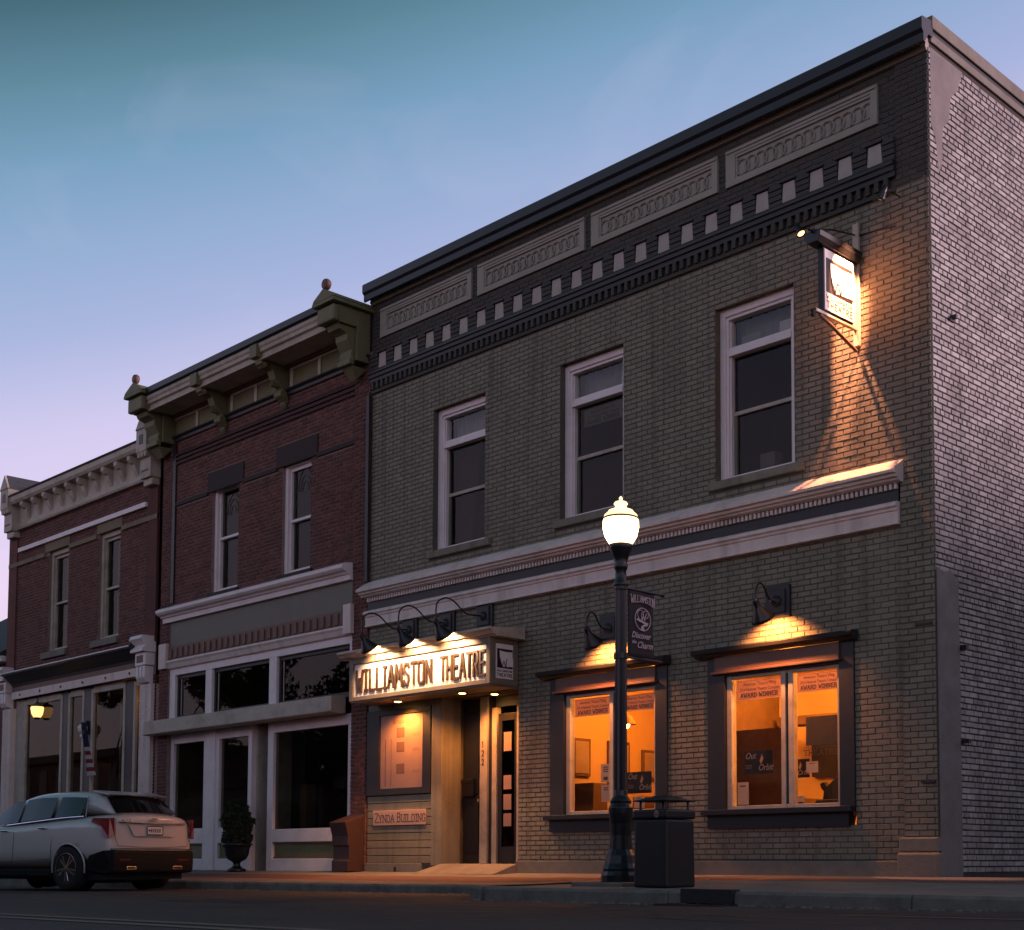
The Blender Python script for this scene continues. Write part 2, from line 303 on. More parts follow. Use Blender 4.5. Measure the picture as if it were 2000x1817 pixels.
# ---- brickwork: real bricks with recessed joints
CAMP = Vector((8.306, -14.0, .19))
def subtract(lo, hi, holes):
    segs = [(lo, hi)]
    for a, b in holes:
        ns = []
        for s, e in segs:
            if b <= s or a >= e: ns.append((s, e)); continue
            if a > s: ns.append((s, a))
            if b < e: ns.append((b, e))
        segs = ns
    return segs
def brickwork(parent, u0, u1, z0, z1, holes, brick_m, singles=0, L=.205, H=.0715, J=.011, axis='x', plane=0.0, proud=.010, header_every=0, seed=1, name='brickwork'):
    """front face at y=plane (axis x) or x=plane (axis y, facing +x); bricks stand proud of the mortar"""
    rnd = random.Random(seed); bricks = []; row = 0; z = z0
    while z + H * .6 < z1:
        zt = min(z + H - J, z1); zm = (z + zt) / 2
        hl = [(a, b) for a, b, c, dd in holes if c < zm < dd]
        hd = header_every and row % header_every == header_every // 2
        step = L / 2 if hd else L
        for s, e in subtract(u0, u1, hl):
            x = s - (step / 2 if row % 2 else 0) + rnd.uniform(-.004, .004)
            k0 = math.floor((s - u0) / step); x = u0 + k0 * step - (step / 2 if row % 2 else 0) + rnd.uniform(-.006, .006)
            while x < e:
                a, b = max(x, s), min(x + step - J, e)
                if b - a > .02: bricks.append((a, b, z, zt, hd or (b - a) < step - J - .004))
                x += step
        z += H; row += 1
    order = sorted(range(len(bricks)), key=lambda i: (Vector(((bricks[i][0] + bricks[i][1]) / 2, plane, bricks[i][2])) - CAMP).length if axis == 'x' else (Vector((plane, (bricks[i][0] + bricks[i][1]) / 2, bricks[i][2])) - CAMP).length)
    single = set([i for i in order if not bricks[i][4]][:singles])
    mb = MB(); me = None
    bw, bh, dpt = L - J, H - J, .03; c = .0035
    for i, (a, b, p, q, _) in enumerate(bricks):
        out_ = proud + rnd.uniform(-.0035, .0025); t = rnd.uniform(-.0018, .0018)
        if i in single:
            if me is None:
                m = MB(); m.add([(-bw / 2, dpt, -bh / 2), (bw / 2, dpt, -bh / 2), (bw / 2, dpt, bh / 2), (-bw / 2, dpt, bh / 2), (-bw / 2 + c, 0, -bh / 2 + c), (bw / 2 - c, 0, -bh / 2 + c), (bw / 2 - c, 0, bh / 2 - c), (-bw / 2 + c, 0, bh / 2 - c), (-bw / 2, c, -bh / 2), (bw / 2, c, -bh / 2), (bw / 2, c, bh / 2), (-bw / 2, c, bh / 2)],
                    [(4, 5, 6, 7), (4, 8, 9, 5), (5, 9, 10, 6), (6, 10, 11, 7), (7, 11, 8, 4), (8, 0, 1, 9), (9, 1, 2, 10), (10, 2, 3, 11), (11, 3, 0, 8)])
                me = m.mesh('brick'); me.materials.append(MATS[brick_m])
            if axis == 'x': inst('brick', me, parent, ((a + b) / 2, plane - out_, (p + q) / 2 + t))
            else: inst('brick', me, parent, (plane + out_, (a + b) / 2, (p + q) / 2 + t), rot=(0, 0, PI / 2))
            continue
        if axis == 'x':
            y0, y1 = plane - out_, plane + .02
            mb.add([(a, y1, p + t), (b, y1, p + t), (b, y1, q + t), (a, y1, q + t), (a + c, y0, p + c + t), (b - c, y0, p + c - t), (b - c, y0, q - c - t), (a + c, y0, q - c + t)], [(4, 5, 6, 7), (0, 1, 5, 4), (1, 2, 6, 5), (2, 3, 7, 6), (3, 0, 4, 7)])
        else:
            x0, x1 = plane - .02, plane + out_
            mb.add([(x0, a, p + t), (x0, b, p + t), (x0, b, q + t), (x0, a, q + t), (x1, a + c, p + c + t), (x1, b - c, p + c - t), (x1, b - c, q - c - t), (x1, a + c, q - c + t)], [(4, 5, 6, 7), (0, 1, 5, 4), (1, 2, 6, 5), (2, 3, 7, 6), (3, 0, 4, 7)])
    return mb.build(name, brick_m, parent, kind='stuff', fix=False)
def wall_sheet(mb, u0, u1, z0, z1, holes, plane=0.0, depth=.3):
    us = sorted({u0, u1, *[min(max(h[i], u0), u1) for h in holes for i in (0, 1)]}); zs = sorted({z0, z1, *[min(max(h[i], z0), z1) for h in holes for i in (2, 3)]})
    for a, b in zip(us, us[1:]):
        for p, q in zip(zs, zs[1:]):
            um, zm = (a + b) / 2, (p + q) / 2
            if any(h[0] < um < h[1] and h[2] < zm < h[3] for h in holes): continue
            mb.quad((a, plane, p), (b, plane, p), (b, plane, q), (a, plane, q))
    for h in holes:
        a, b, p, q = max(h[0], u0), min(h[1], u1), max(h[2], z0), min(h[3], z1)
        mb.quad((a, plane, p), (a, plane, q), (a, plane + depth, q), (a, plane + depth, p)); mb.quad((b, plane, p), (b, plane + depth, p), (b, plane + depth, q), (b, plane, q))
        mb.quad((a, plane, q), (b, plane, q), (b, plane + depth, q), (a, plane + depth, q)); mb.quad((a, plane, p), (a, plane + depth, p), (b, plane + depth, p), (b, plane, p))

# ================================================================== SETTING
def struct(o): o['kind'] = 'structure'; return o
def sw_z(x, y):
    t = min(max((x + 5.0) / 2.2, 0), 1); return y * (.05 + (.0156 - .05) * t)
def road_z(x): return -.2 + .006 * x
struct(B('ground', 'asphalt', None, (-400, 400, -400, 400, -1.2, -.75)))
mb = MB()
xs = [-90, -30, -20, -15, -10, -5, 0, 5, 10, 15, 60]; ys = [-16.5, -12, -9, -7, -5, -3.5, -2.2]
for a, b in zip(xs, xs[1:]):
    for p, q in zip(ys, ys[1:]): mb.quad((a, p, road_z(a)), (b, p, road_z(b)), (b, q, road_z(b)), (a, q, road_z(a)))
road = struct(mb.build('road', 'asphalt'))
mb = MB()
for x0, x1, y0, y1 in ((-40, 20, -10.0, -9.88), (-40, 20, -9.74, -9.62)): mb.quad((x0, y0, road_z(x0) + .004), (x1, y0, road_z(x1) + .004), (x1, y1, road_z(x1) + .004), (x0, y1, road_z(x0) + .004))
mb.quad((2.9, -6.22, road_z(3) + .005), (5.4, -6.22, road_z(5.4) + .005), (5.4, -6.12, road_z(5.4) + .005), (2.9, -6.12, road_z(3) + .005))
mb.build('lane_marking', 'road_paint', road)
def strip(pts, w, m, name, dz=.003):
    mb = MB()
    for (a, b), (c, e) in zip(pts, pts[1:]):
        t = Vector((c - a, e - b, 0)).normalized(); n = Vector((-t.y, t.x, 0)) * w / 2
        mb.quad((a - n.x, b - n.y, road_z(a) + dz), (c - n.x, e - n.y, road_z(c) + dz), (c + n.x, e + n.y, road_z(c) + dz), (a + n.x, b + n.y, road_z(a) + dz))
    return mb.build(name, m, road)
rc = random.Random(5)
mat('tar', (.012, .011, .012), .45, var=.2)
mat('patch', (.020, .018, .019), .85, var=.3, scale=20, bump=.8, bscale=140)
for x0, y0, n, dx in ((-9, -6.2, 14, .8), (-3, -7.6, 12, .7), (-14, -5.6, 9, .9), (1, -6.9, 8, .6), (-6, -5.4, 10, .5)):
    p = [(x0, y0)]
    for k in range(n): p.append((p[-1][0] + dx * rc.uniform(.5, 1.3), p[-1][1] + rc.uniform(-.16, .16)))
    strip(p, .035, 'tar', 'tar_seam')
for x0 in (-7.5, .8): strip([(x0, -8.6), (x0 + .3, -7.4), (x0 - .1, -6.2), (x0 + .1, -5.1)], .03, 'tar', 'tar_seam', .0035)
for a, b, c, e in ((-5.2, -3.4, -6.9, -6.3), (2.0, 4.2, -5.9, -5.3), (-12.5, -10.4, -6.4, -5.6)): mbp = MB(); mbp.quad((a, c, road_z(a) + .002), (b, c, road_z(b) + .002), (b, e, road_z(b) + .002), (a, e, road_z(a) + .002)); mbp.build('road_patch', 'patch', road)
mbp = MB()
for k in range(420):
    x = rc.uniform(-12, 6); y = (-4.82 if x > -2.4 else (-2.80 if x < -4.5 else -2.9 - (x + 4.5) * .92)) - abs(rc.gauss(0, .10)) - .02; q = rc.uniform(.006, .02); z = road_z(x)
    mbp.add([(x - q, y - q, z), (x + q, y - q * .6, z), (x + q * .7, y + q, z), (x - q * .8, y + q * .9, z), (x, y, z + q * .9)], [(0, 1, 4), (1, 2, 4), (2, 3, 4), (3, 0, 4)])
gr = mbp.build('gutter_grit', 'kerb', None); tag(gr, 'loose grit and leaf litter lying along the gutter', 'grit'); gr['kind'] = 'stuff'
side = struct(B('alley', 'asphalt', None, (0.02, 40, .0, 60, -.3, -.012)))
# pavement: joint bed and single slabs
mb = MB()
def kerb_y(x): return -2.6 if x < -4.6 else (-4.62 if x > -2.5 else -2.6 - (x + 4.6) / 2.1 * 2.02)
gx = [-60, -40, -26, -18, -12, -8, -5, -4.6, -4.2, -3.8, -3.4, -3, -2.5, 0, 4, 10, 20, 40]
for a, b in zip(gx, gx[1:]):
    mb.quad((a, kerb_y(a), sw_z(a, kerb_y(a)) - .012), (b, kerb_y(b), sw_z(b, kerb_y(b)) - .012), (b, .3, -.012), (a, .3, -.012))
pav = struct(mb.build('pavement', 'kerb'))
def slab(x0, x1, y0, y1, m):
    c = [(x0, y0), (x1, y0), (x1, y1), (x0, y1)]; dz = random.uniform(-.002, .002)
    t = [(x, y, sw_z(x, y) + dz) for x, y in c]; MB().add(t + [(x, y, z - .05) for x, y, z in t], [(0, 1, 2, 3), (0, 4, 5, 1), (1, 5, 6, 2), (2, 6, 7, 3), (3, 7, 4, 0)]).build('paving_slab', m, pav)
x = -27.0
while x < 7:
    w = 1.5; g = .012
    slab(x, x + w - g, -1.0, -g, 'concrete'); slab(x, x + w - g, -2.0, -1.0 - g, 'paver_red'); 
    slab(x, x + w - g, -2.588 if x < -4.6 else -3.0, -2.0 - g, 'concrete')
    if x > -2.6: slab(x, x + w - g, -4.61, -3.0 - g, 'concrete')
    x += w
mbw = MB(); zt = lambda x, y: sw_z(x, y) + .001
mbw.add([(-4.5, -2.6, zt(-4.5, -2.6)), (-2.52, -4.58, zt(-2.52, -4.58)), (-2.52, -3.01, zt(-2.52, -3.01)), (-4.5, -2.62, zt(-4.5, -2.62))], [(0, 1, 2, 3)]); mbw.build('paving_slab', 'concrete', pav)
# kerb stones
path = [(-50, -2.6), (-4.6, -2.6), (-4.3, -2.72), (-2.75, -4.45), (-2.4, -4.62), (30, -4.62)]
pts = []
for (a, b), (c, dd) in zip(path, path[1:]):
    n = max(1, int(math.hypot(c - a, dd - b) / 2.4)); pts += [(a + (c - a) * i / n, b + (dd - b) * i / n) for i in range(n)]
pts.append(path[-1])
kerb = struct(B('kerb', 'kerb', None, (-60, -50.05, -2.8, -2.6, -.5, -.13)))
for (a, b), (c, dd) in zip(pts, pts[1:]):
    t = Vector((c - a, dd - b, 0)).normalized(); n = Vector((t.y, -t.x, 0))
    if n.y > 0: n = -n
    q = .006; A = Vector((a, b, 0)) + t * q; D = Vector((c, dd, 0)) - t * q; w = n * .17; r = random.uniform(-.004, .004)
    def P(v, z): return (v.x, v.y, z)
    za, zd = sw_z(a, b) + r, sw_z(c, dd) + r
    MB().add([P(A, za), P(D, zd), P(D + w * .85, zd - .004), P(A + w * .85, za - .004), P(D + w, zd - .03), P(A + w, za - .03), P(D + w * 1.12, -.45), P(A + w * 1.12, -.45), P(A, -.45), P(D, -.45)],
             [(0, 1, 2, 3), (3, 2, 4, 5), (5, 4, 6, 7), (0, 3, 5, 7, 8), (1, 9, 6, 4, 2)]).build('kerb_stone', 'kerb', kerb)
dr = thing('storm_drain', 'dark iron storm drain hood set into the kerb', 'storm drain', (.55, -4.8, -.2))
B('hood', 'iron_grate', dr, (-.28, .30, -.03, .08, .02, .142))
for i in range(6): B('grate_bar', 'iron_grate', dr, (-.26 + i * .095, -.22 + i * .095, -.28, -.035, -.012, .012))
B('frame', 'iron_grate', dr, (-.31, -.27, -.31, -.03, -.02, .018), (.32, .36, -.31, -.03, -.02, .018), (-.31, .36, -.35, -.312, -.02, .018))

# ================================================================== THEATRE BUILDING
TH = thing('theatre_building', 'two storey olive painted brick theatre with lit shop windows and pale side wall', 'building')
UW = [-9.31, -6.31, -3.31]
GW = [-6.17, -3.14]
holes = [(x, x + 1.30, 5.2, 7.58) for x in UW] + [(x - .31, x + 2.0, .60, 2.90) for x in GW] + [(-9.0, -7.2, -.1, 2.80)]
mb = MB(); wall_sheet(mb, -11.0, 0.0, -.1, 10.1, holes, 0.0, .34)
front = mb.build('front_wall', 'paint_mortar', TH, fix=False)
# bricks of the main field, then of the frieze
trim = [(-11.1, .1, 4.17, 4.93), (-11.1, -9.0, -.1, 2.82), (-.45, .1, -1, 11), (-11.1, -7.3, 2.95, 3.4), (-11, 0, -.1, .195)]
up = [(-11.1, -.44, 8.22, 8.90)] + [(a, b, 9.15, 9.66) for a, b in ((-10.755, -8.332), (-8.187, -5.769), (-5.631, -3.227), (-3.084, -.70))]
sills = [(x - .09, x + 1.46, 5.09, 5.21) for x in UW]
brickwork(front, -11.0, -.45, .2, 8.22, holes + trim + sills, 'paint_brick', singles=170, seed=3, J=.011, proud=.008)
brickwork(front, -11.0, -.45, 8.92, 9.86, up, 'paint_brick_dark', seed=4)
pil = B('corner_pilaster', 'paint_mortar', TH, (-.45, -.001, -.035, .01, .45, 9.86))
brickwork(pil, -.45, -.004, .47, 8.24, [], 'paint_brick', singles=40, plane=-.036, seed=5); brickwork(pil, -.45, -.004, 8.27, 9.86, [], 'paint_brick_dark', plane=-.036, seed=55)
pl = MB(); pl.box(-.50, .02, -.10, .02, .285, .455); pl.build('plinth_stone', 'stone_grey', TH, bevel=.02)
pl = MB(); pl.box(-.51, .05, -.13, .02, -.05, .278); pl.build('plinth_stone', 'stone_grey', TH, bevel=.025)
# side wall towards the alley
mb = MB(); mb.quad((0, 0, -.1), (0, 14, -.1), (0, 14, 10.1), (0, 0, 10.1)); sidew = mb.build('side_wall', 'side_mortar', TH, fix=False)
brickwork(sidew, -.03, 9.0, .05, 9.86, [(-.1, .45, -1, 3.56)], 'side_brick', singles=90, axis='y', plane=0.0, header_every=6, seed=6, proud=.014, J=.0155)
pp = [(-.02, 0), (.46, 0), (.455, 1.2), (.465, 2.4), (.45, 3.3), (.46, 3.50), (.30, 3.57), (.12, 3.55), (-.02, 3.58)]
MB().add([(.006, y, z) for y, z in pp] + [(.022, y, z) for y, z in pp], [tuple(range(9)), tuple(range(17, 8, -1))] + [(i, (i + 1) % 9, 9 + (i + 1) % 9, 9 + i) for i in range(9)]).build('render_strip', 'side_render', TH)
pp = [(0, 8.9), (.10, 8.75), (.16, 8.35), (.24, 8.5), (.27, 8.95), (.42, 9.1), (.46, 9.4), (.62, 9.55), (.75, 9.84), (0, 9.84)]
MB().add([(.004, y, z) for y, z in pp] + [(.0165, y, z) for y, z in pp], [tuple(range(10)), tuple(range(19, 9, -1))] + [(i, (i + 1) % 10, 10 + (i + 1) % 10, 10 + i) for i in range(10)]).build('render_patch', 'side_render', TH)
B('side_coping', 'stone_grey', TH, (-.2, .055, .0, 14, 10.06, 10.22), bevel=.01); B('side_coping', 'stone_grey', TH, (-.2, .035, .0, 14, 9.90, 10.0), bevel=.008)
B('coping_joint', 'dark_trim', TH, (-.2, .02, .01, 14, 9.99, 10.07))
B('wall_bracket', 'dark_trim', TH, (.01, .10, .47, .53, 2.66, 2.72)); B('wall_bracket', 'dark_trim', TH, (.01, .12, .46, .52, 1.56, 1.6)); B('wall_bracket', 'dark_trim', TH, (.01, .1, .36, .40, 6.62, 6.67), (.01, .05, .32, .44, 6.60, 6.63))
B('wall_clamp', 'dark_trim', TH, (-.26, -.05, -.07, -.03, 2.92, 2.95)); B('wall_clamp', 'dark_trim', TH, (-.2, -.02, -.08, -.03, 1.08, 1.10))
B('back_wall', 'paint_mortar', TH, (-11, 0, 13.9, 14, -.1, 10.1)); B('roof', 'slate_dark', TH, (-11, -.01, .05, 13.9, 9.6, 9.8)); B('party_wall', 'paint_mortar', TH, (-10.99, -10.9, .36, 13.8, -.1, 10.05))
# parapet cornice
MB().ext_x([(.02, 10.15), (-.21, 10.12), (-.225, 10.10), (-.225, 9.97), (-.19, 9.93), (-.19, 9.83), (-.165, 9.815), (-.075, 9.95), (.02, 9.95)], -11.03, .045).build('parapet_cornice', 'dark_metal', TH)
MB().ext_x([(.0, 9.95), (-.073, 9.95), (-.085, 9.91), (-.07, 9.87), (-.085, 9.83), (-.055, 9.79), (.0, 9.785)], -11.0, .0).build('bed_mould', 'panel_cream', TH)
me = MB().add([(-.020, 0, -.03), (.004, 0, -.03), (.028, 0, .03), (.004, 0, .03), (-.020, -.014, -.028), (.004, -.014, -.028), (.028, -.014, .028), (.004, -.014, .028)], [(4, 5, 6, 7), (0, 1, 5, 4), (1, 2, 6, 5), (2, 3, 7, 6), (3, 0, 4, 7)])
mb = MB(); x = -10.95
while x < -.05:
    mb.add([(v[0] + x, v[1] - .076, v[2] + 9.87) for v in me.v], me.f); x += .055
mb.build('rope_moulding', 'panel_cream', TH, kind='stuff')
# ornamented frieze panels
def ring_mesh():
    m = MB(); n = 16; rx, rz, r = .105, .125, .014; o = 0
    for i in range(n):
        a = 2 * PI * i / n
        for k in range(4):
            b = 2 * PI * k / 4; q = r * math.cos(b); m.v.append(((rx + q) * math.cos(a), -.012 + r * math.sin(b) * 1.1, (rz + q) * math.sin(a)))
    for i in range(n):
        for k in range(4): m.f.append((i * 4 + k, ((i + 1) % n) * 4 + k, ((i + 1) % n) * 4 + (k + 1) % 4, i * 4 + (k + 1) % 4))
    me = m.mesh('relief_ring'); me.materials.append(MATS['panel_cream']); return me
RING = ring_mesh()
for a, b in ((-10.752, -8.335), (-8.185, -5.771), (-5.629, -3.229), (-3.082, -.702)):
    z0, z1 = 9.155, 9.655; m = MB()
    m.box(a, b, -.045, .0, z1 - .09, z1); m.box(a, b, -.045, .0, z0, z0 + .09); m.box(a, a + .16, -.044, .0, z0 + .09, z1 - .09); m.box(b - .1, b, -.044, 0, z0 + .09, z1 - .09)
    p = m.build('frieze_panel', 'panel_cream', TH)
    B('panel_ground', 'panel_cream', p, (a + .16, b - .1, -.006, .004, z0 + .09, z1 - .09))
    B('panel_bead', 'panel_cream', p, (a + .02, b - .02, -.062, -.046, z1 - .05, z1 - .02), (a + .16, b - .1, -.035, -.007, z1 - .125, z1 - .092), (a + .16, a + .19, -.03, -.007, z0 + .1, z1 - .13))
    n = 13; w = (b - a - .42) / n
    for i in range(n + 1): inst('relief_ring', RING, p, (a + .27 + i * w, -.006, z0 + .215), scale=(w / .15, 1, .82))
# corbel table with pale blocks
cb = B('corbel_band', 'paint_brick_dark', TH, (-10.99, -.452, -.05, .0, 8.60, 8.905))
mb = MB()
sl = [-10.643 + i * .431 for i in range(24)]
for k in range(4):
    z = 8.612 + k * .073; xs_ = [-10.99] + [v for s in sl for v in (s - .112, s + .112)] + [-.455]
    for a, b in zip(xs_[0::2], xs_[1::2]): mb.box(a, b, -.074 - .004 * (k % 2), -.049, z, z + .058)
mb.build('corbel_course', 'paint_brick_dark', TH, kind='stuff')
blk = MB().ext_y([(-.108, 8.625), (.108, 8.625), (.088, 8.872), (-.088, 8.872)], -.066, -.048)
bm_ = blk.mesh('corbel_block'); bm_.materials.append(MATS['slot_cream'])
for s in sl: inst('corbel_block', bm_, TH, (s, 0, 0))
hd = MB().box(-.14, .12, -.10, -.05, 8.880, 8.9).mesh('drip_brick'); hd.materials.append(MATS['dark_trim'])
for s in sl: inst('drip_brick', hd, TH, (s, 0, .003))
MB().ext_x([(0, 8.598), (-.11, 8.598), (-.125, 8.575), (-.125, 8.535), (-.10, 8.53), (-.10, 8.47), (-.07, 8.465), (-.07, 8.405), (0, 8.405)], -10.99, -.445).build('corbel_cornice', 'dark_trim', TH)
dm = MB().box(-.030, .030, -.068, .0, 8.285, 8.404).mesh('dentil'); dm.materials.append(MATS['paint_brick_dark'])
x = -10.93
while x < -.5: inst('dentil', dm, TH, (x, 0, 0)); x += .131
B('corbel_ledge', 'paint_brick_dark', TH, (-10.99, -.447, -.04, .0, 8.225, 8.28))
# upper windows
def upper_window(x0, k):
    x1 = x0 + 1.30; wn = B('window', 'white_trim', TH, (x0, x0 + .09, .10, .24, 5.21, 7.58), (x1 - .09, x1, .10, .24, 5.21, 7.58), (x0 + .09, x1 - .09, .10, .24, 7.47, 7.58), (x0 + .09, x1 - .09, .10, .24, 5.21, 5.25), bevel=.006)
    B('casing', 'white_trim', wn, (x0 + .09, x0 + .13, .125, .25, 5.25, 7.43), (x1 - .13, x1 - .09, .125, .25, 5.25, 7.43), (x0 + .09, x1 - .09, .13, .25, 7.43, 7.47), (x0 + .13, x0 + .155, .15, .25, 5.25, 7.40), (x1 - .155, x1 - .13, .15, .25, 5.25, 7.40))
    B('transom_bar', 'white_trim', wn, (x0 + .13, x1 - .13, .11, .25, 6.92, 7.0), (x0 + .13, x1 - .13, .135, .25, 7.0, 7.045), bevel=.005)
    B('sash_rail', 'cream_old', wn, (x0 + .155, x1 - .155, .19, .25, 6.12, 6.17)); B('sash_rail', 'white_trim', wn, (x0 + .155, x1 - .155, .16, .26, 5.25, 5.30))
    B('sash_stile', 'olive_grey', wn, (x0 + .155, x0 + .20, .20, .26, 5.3, 6.12)); B('sash_stile', 'olive_grey', wn, (x1 - .20, x1 - .155, .20, .26, 5.3, 6.12))
    B('pane', 'glass_dark', wn, (x0 + .15, x1 - .15, .212, .216, 6.17, 6.925)); B('pane', 'glass_dark', wn, (x0 + .19, x1 - .19, .232, .236, 5.3, 6.125)); B('pane', 'glass', wn, (x0 + .15, x1 - .15, .205, .209, 7.04, 7.405))
    B('sill', 'paint_brick', wn, (x0 - .09, x1 + .155, -.07, .02, 5.095, 5.205), (x0, x1, .02, .25, 5.10, 5.208), bevel=.008)
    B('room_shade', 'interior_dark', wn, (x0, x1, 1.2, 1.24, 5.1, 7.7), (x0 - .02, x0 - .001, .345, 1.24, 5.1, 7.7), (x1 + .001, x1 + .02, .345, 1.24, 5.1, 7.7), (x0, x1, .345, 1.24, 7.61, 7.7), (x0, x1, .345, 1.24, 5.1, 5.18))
    mbc = MB(); n = 30
    v = [(x0 + .1 + 1.1 * i / n, .42 + .03 * math.sin(i * 1.7), z) for z in (7.0, 7.5) for i in range(n + 1)]
    mbc.add(v, [(i, i + 1, n + 2 + i, n + 1 + i) for i in range(n)]); mbc.build('curtain', 'curtain', wn, smooth=True)
    if k == 0:
        mbc = MB(); v = [(x0 + .1 + .55 * i / 14 * (1 - .5 * j / 8), .46 + .03 * math.sin(i * 1.9), 7.0 - 1.7 * j / 8) for j in range(9) for i in range(15)]
        mbc.add(v, [(j * 15 + i, j * 15 + i + 1, (j + 1) * 15 + i + 1, (j + 1) * 15 + i) for j in range(8) for i in range(14)]); mbc.build('curtain', 'interior_brown', wn, smooth=True)
    return wn
wins = [upper_window(x, k) for k, x in enumerate(UW)]
B('stored_box', 'paper', wins[2], (UW[2] + .42, UW[2] + .66, .42, .6, 5.2, 5.6)); B('stored_box', 'paper', wins[2], (UW[2] + .85, UW[2] + 1.18, .30, .34, 7.06, 7.26)); B('stored_box', 'paper', wins[1], (UW[1] + .98, UW[1] + 1.17, .30, .34, 7.05, 7.24))
B('window_paper', 'curtain', wins[2], (UW[2] + .22, UW[2] + .55, .30, .32, 7.06, 7.22))
# belt course between the storeys
MB().ext_x([(.01, 4.955), (-.02, 4.945), (-.235, 4.80), (-.26, 4.775), (-.255, 4.74), (-.21, 4.73), (-.20, 4.70), (-.16, 4.695), (-.15, 4.67), (-.11, 4.655), (.01, 4.655)], -11.07, -.40).build('belt_cornice', 'cream', TH)
B('belt_frieze', 'dark_trim', TH, (-11.0, -.47, -.045, .01, 4.43, 4.654))
mb = MB(); x = -10.98
while x < -.5: mb.box(x, x + .036, -.085, -.044, 4.585, 4.652); x += .068
mb.build('dentil_row', 'cream', TH, kind='stuff')
MB().ext_x([(.01, 4.43), (-.10, 4.43), (-.135, 4.405), (-.14, 4.37), (-.11, 4.35), (-.105, 4.325), (-.085, 4.315), (-.075, 4.20), (-.09, 4.185), (-.09, 4.16), (.01, 4.155)], -11.03, -.455).build('belt_architrave', 'cream', TH)
# ground floor windows
def shop_window(x0):
    wn = B('shop_window', 'dark_trim', TH, (x0 - .31, x0 - .02, -.03, .10, .84, 2.86), (x0 + 1.78, x0 + 2.0, -.03, .10, .84, 2.86), (x0 - .02, x0 + 1.78, -.028, .10, 2.60, 2.70), bevel=.006)
    MB().ext_x([(.02, 2.98), (-.17, 2.96), (-.19, 2.94), (-.18, 2.90), (-.12, 2.885), (-.08, 2.855), (.02, 2.855)], x0 - .47, x0 + 2.06).build('head_cornice', 'dark_trim', wn)
    B('head_board', 'brown_trim', wn, (x0 - .17, x0 + 1.80, -.055, -.029, 2.665, 2.85), bevel=.005); B('head_bead', 'brown_trim', wn, (x0 - .22, x0 + 1.82, -.085, -.031, 2.625, 2.66), bevel=.006)
    B('apron', 'dark_metal', wn, (x0 - .30, x0 + 1.92, -.05, .05, .60, .80)); B('sill', 'dark_metal', wn, (x0 - .36, x0 + 2.0, -.13, .11, .775, .845), bevel=.008)
    fr = B('frame', 'cream_old', wn, (x0 - .02, x0 + .06, .02, .12, .846, 2.6), (x0 + .86, x0 + .93, .022, .12, .846, 2.6), (x0 + .975, x0 + 1.05, .022, .12, .846, 2.6), (x0 + 1.72, x0 + 1.78, .02, .12, .846, 2.6), (x0 + .06, x0 + 1.72, .03, .12, .846, .895), (x0 + .06, x0 + 1.72, .03, .12, 2.555, 2.6), bevel=.006)
    B('mullion_gap', 'dark_trim', fr, (x0 + .93, x0 + .975, .05, .1, .85, 2.6))
    B('pane', 'glass', wn, (x0 + .06, x0 + .86, .075, .08, .895, 2.555)); B('pane', 'glass', wn, (x0 + 1.05, x0 + 1.72, .075, .08, .895, 2.555))
    return wn
sw1, sw2 = shop_window(GW[0]), shop_window(GW[1])
# lobby behind the shop windows
mb = MB()
mb.quad((-7.1, 3.2, .15), (-.25, 3.2, .15), (-.25, 3.2, 3.4), (-7.1, 3.2, 3.4)); mb.quad((-7.1, .345, .15), (-7.1, 3.2, .15), (-7.1, 3.2, 3.4), (-7.1, .345, 3.4)); mb.quad((-.25, .345, .15), (-.25, .345, 3.4), (-.25, 3.2, 3.4), (-.25, 3.2, .15)); mb.quad((-7.1, .345, 3.0), (-.25, .345, 3.0), (-.25, 3.2, 3.0), (-7.1, 3.2, 3.0))
mb.quad((-7.1, .345, .55), (-7.1, .345, .15), (-.25, .345, .15), (-.25, .345, .55)); mb.quad((-7.1, .345, 2.9), (-.25, .345, 2.9), (-.25, .345, 3.4), (-7.1, .345, 3.4))
lob = mb.build('lobby_wall', 'interior_wall', TH, fix=False)
B('lobby_floor', 'interior_brown', lob, (-7.1, -.25, .345, 3.2, .1, .15)); 
B('lobby_door', 'interior_brown', lob, (-2.9, -2.1, 3.12, 3.19, .15, 2.2)); B('lobby_picture', 'poster_dark', lob, (-4.05, -3.3, 3.13, 3.19, 1.45, 2.35)); B('lobby_partition', 'interior_brown', lob, (-4.2, -4.1, .5, 2.4, .15, 2.9))
B('lobby_counter', 'interior_brown', lob, (-6.9, -5.6, 2.2, 2.8, .15, 1.2)); B('lobby_shelf', 'interior_brown', lob, (-4.0, -3.1, 1.6, 2.1, .15, 1.05));
B('lobby_beam', 'interior_brown', lob, (-4.0, -.3, 2.2, 2.5, 2.15, 2.28)); B('lobby_panel', 'interior_brown', lob, (-4.08, -2.9, 1.1, 1.16, .15, 2.0))
for x, z, w, h in ((-6.6, 1.5, .5, .7), (-5.4, 1.6, .4, .55), (-1.9, 1.55, .45, .6), (-1.1, 1.5, .5, .7)): pf = B('lobby_frame', 'interior_brown', lob, (x, x + w, 3.14, 3.19, z, z + h), bevel=.01); B('lobby_print', 'curtain', pf, (x + .06, x + w - .06, 3.13, 3.14, z + .06, z + h - .06))
for y, z, w, h in ((1.0, 1.5, .4, .6), (1.8, 1.35, .5, .75), (2.6, 1.5, .35, .5)): pf = B('lobby_frame', 'interior_brown', lob, (-7.09, -7.05, y, y + w, z, z + h), bevel=.01); B('lobby_print', 'paper_warm', pf, (-7.05, -7.04, y + .05, y + w - .05, z + .05, z + h - .05))
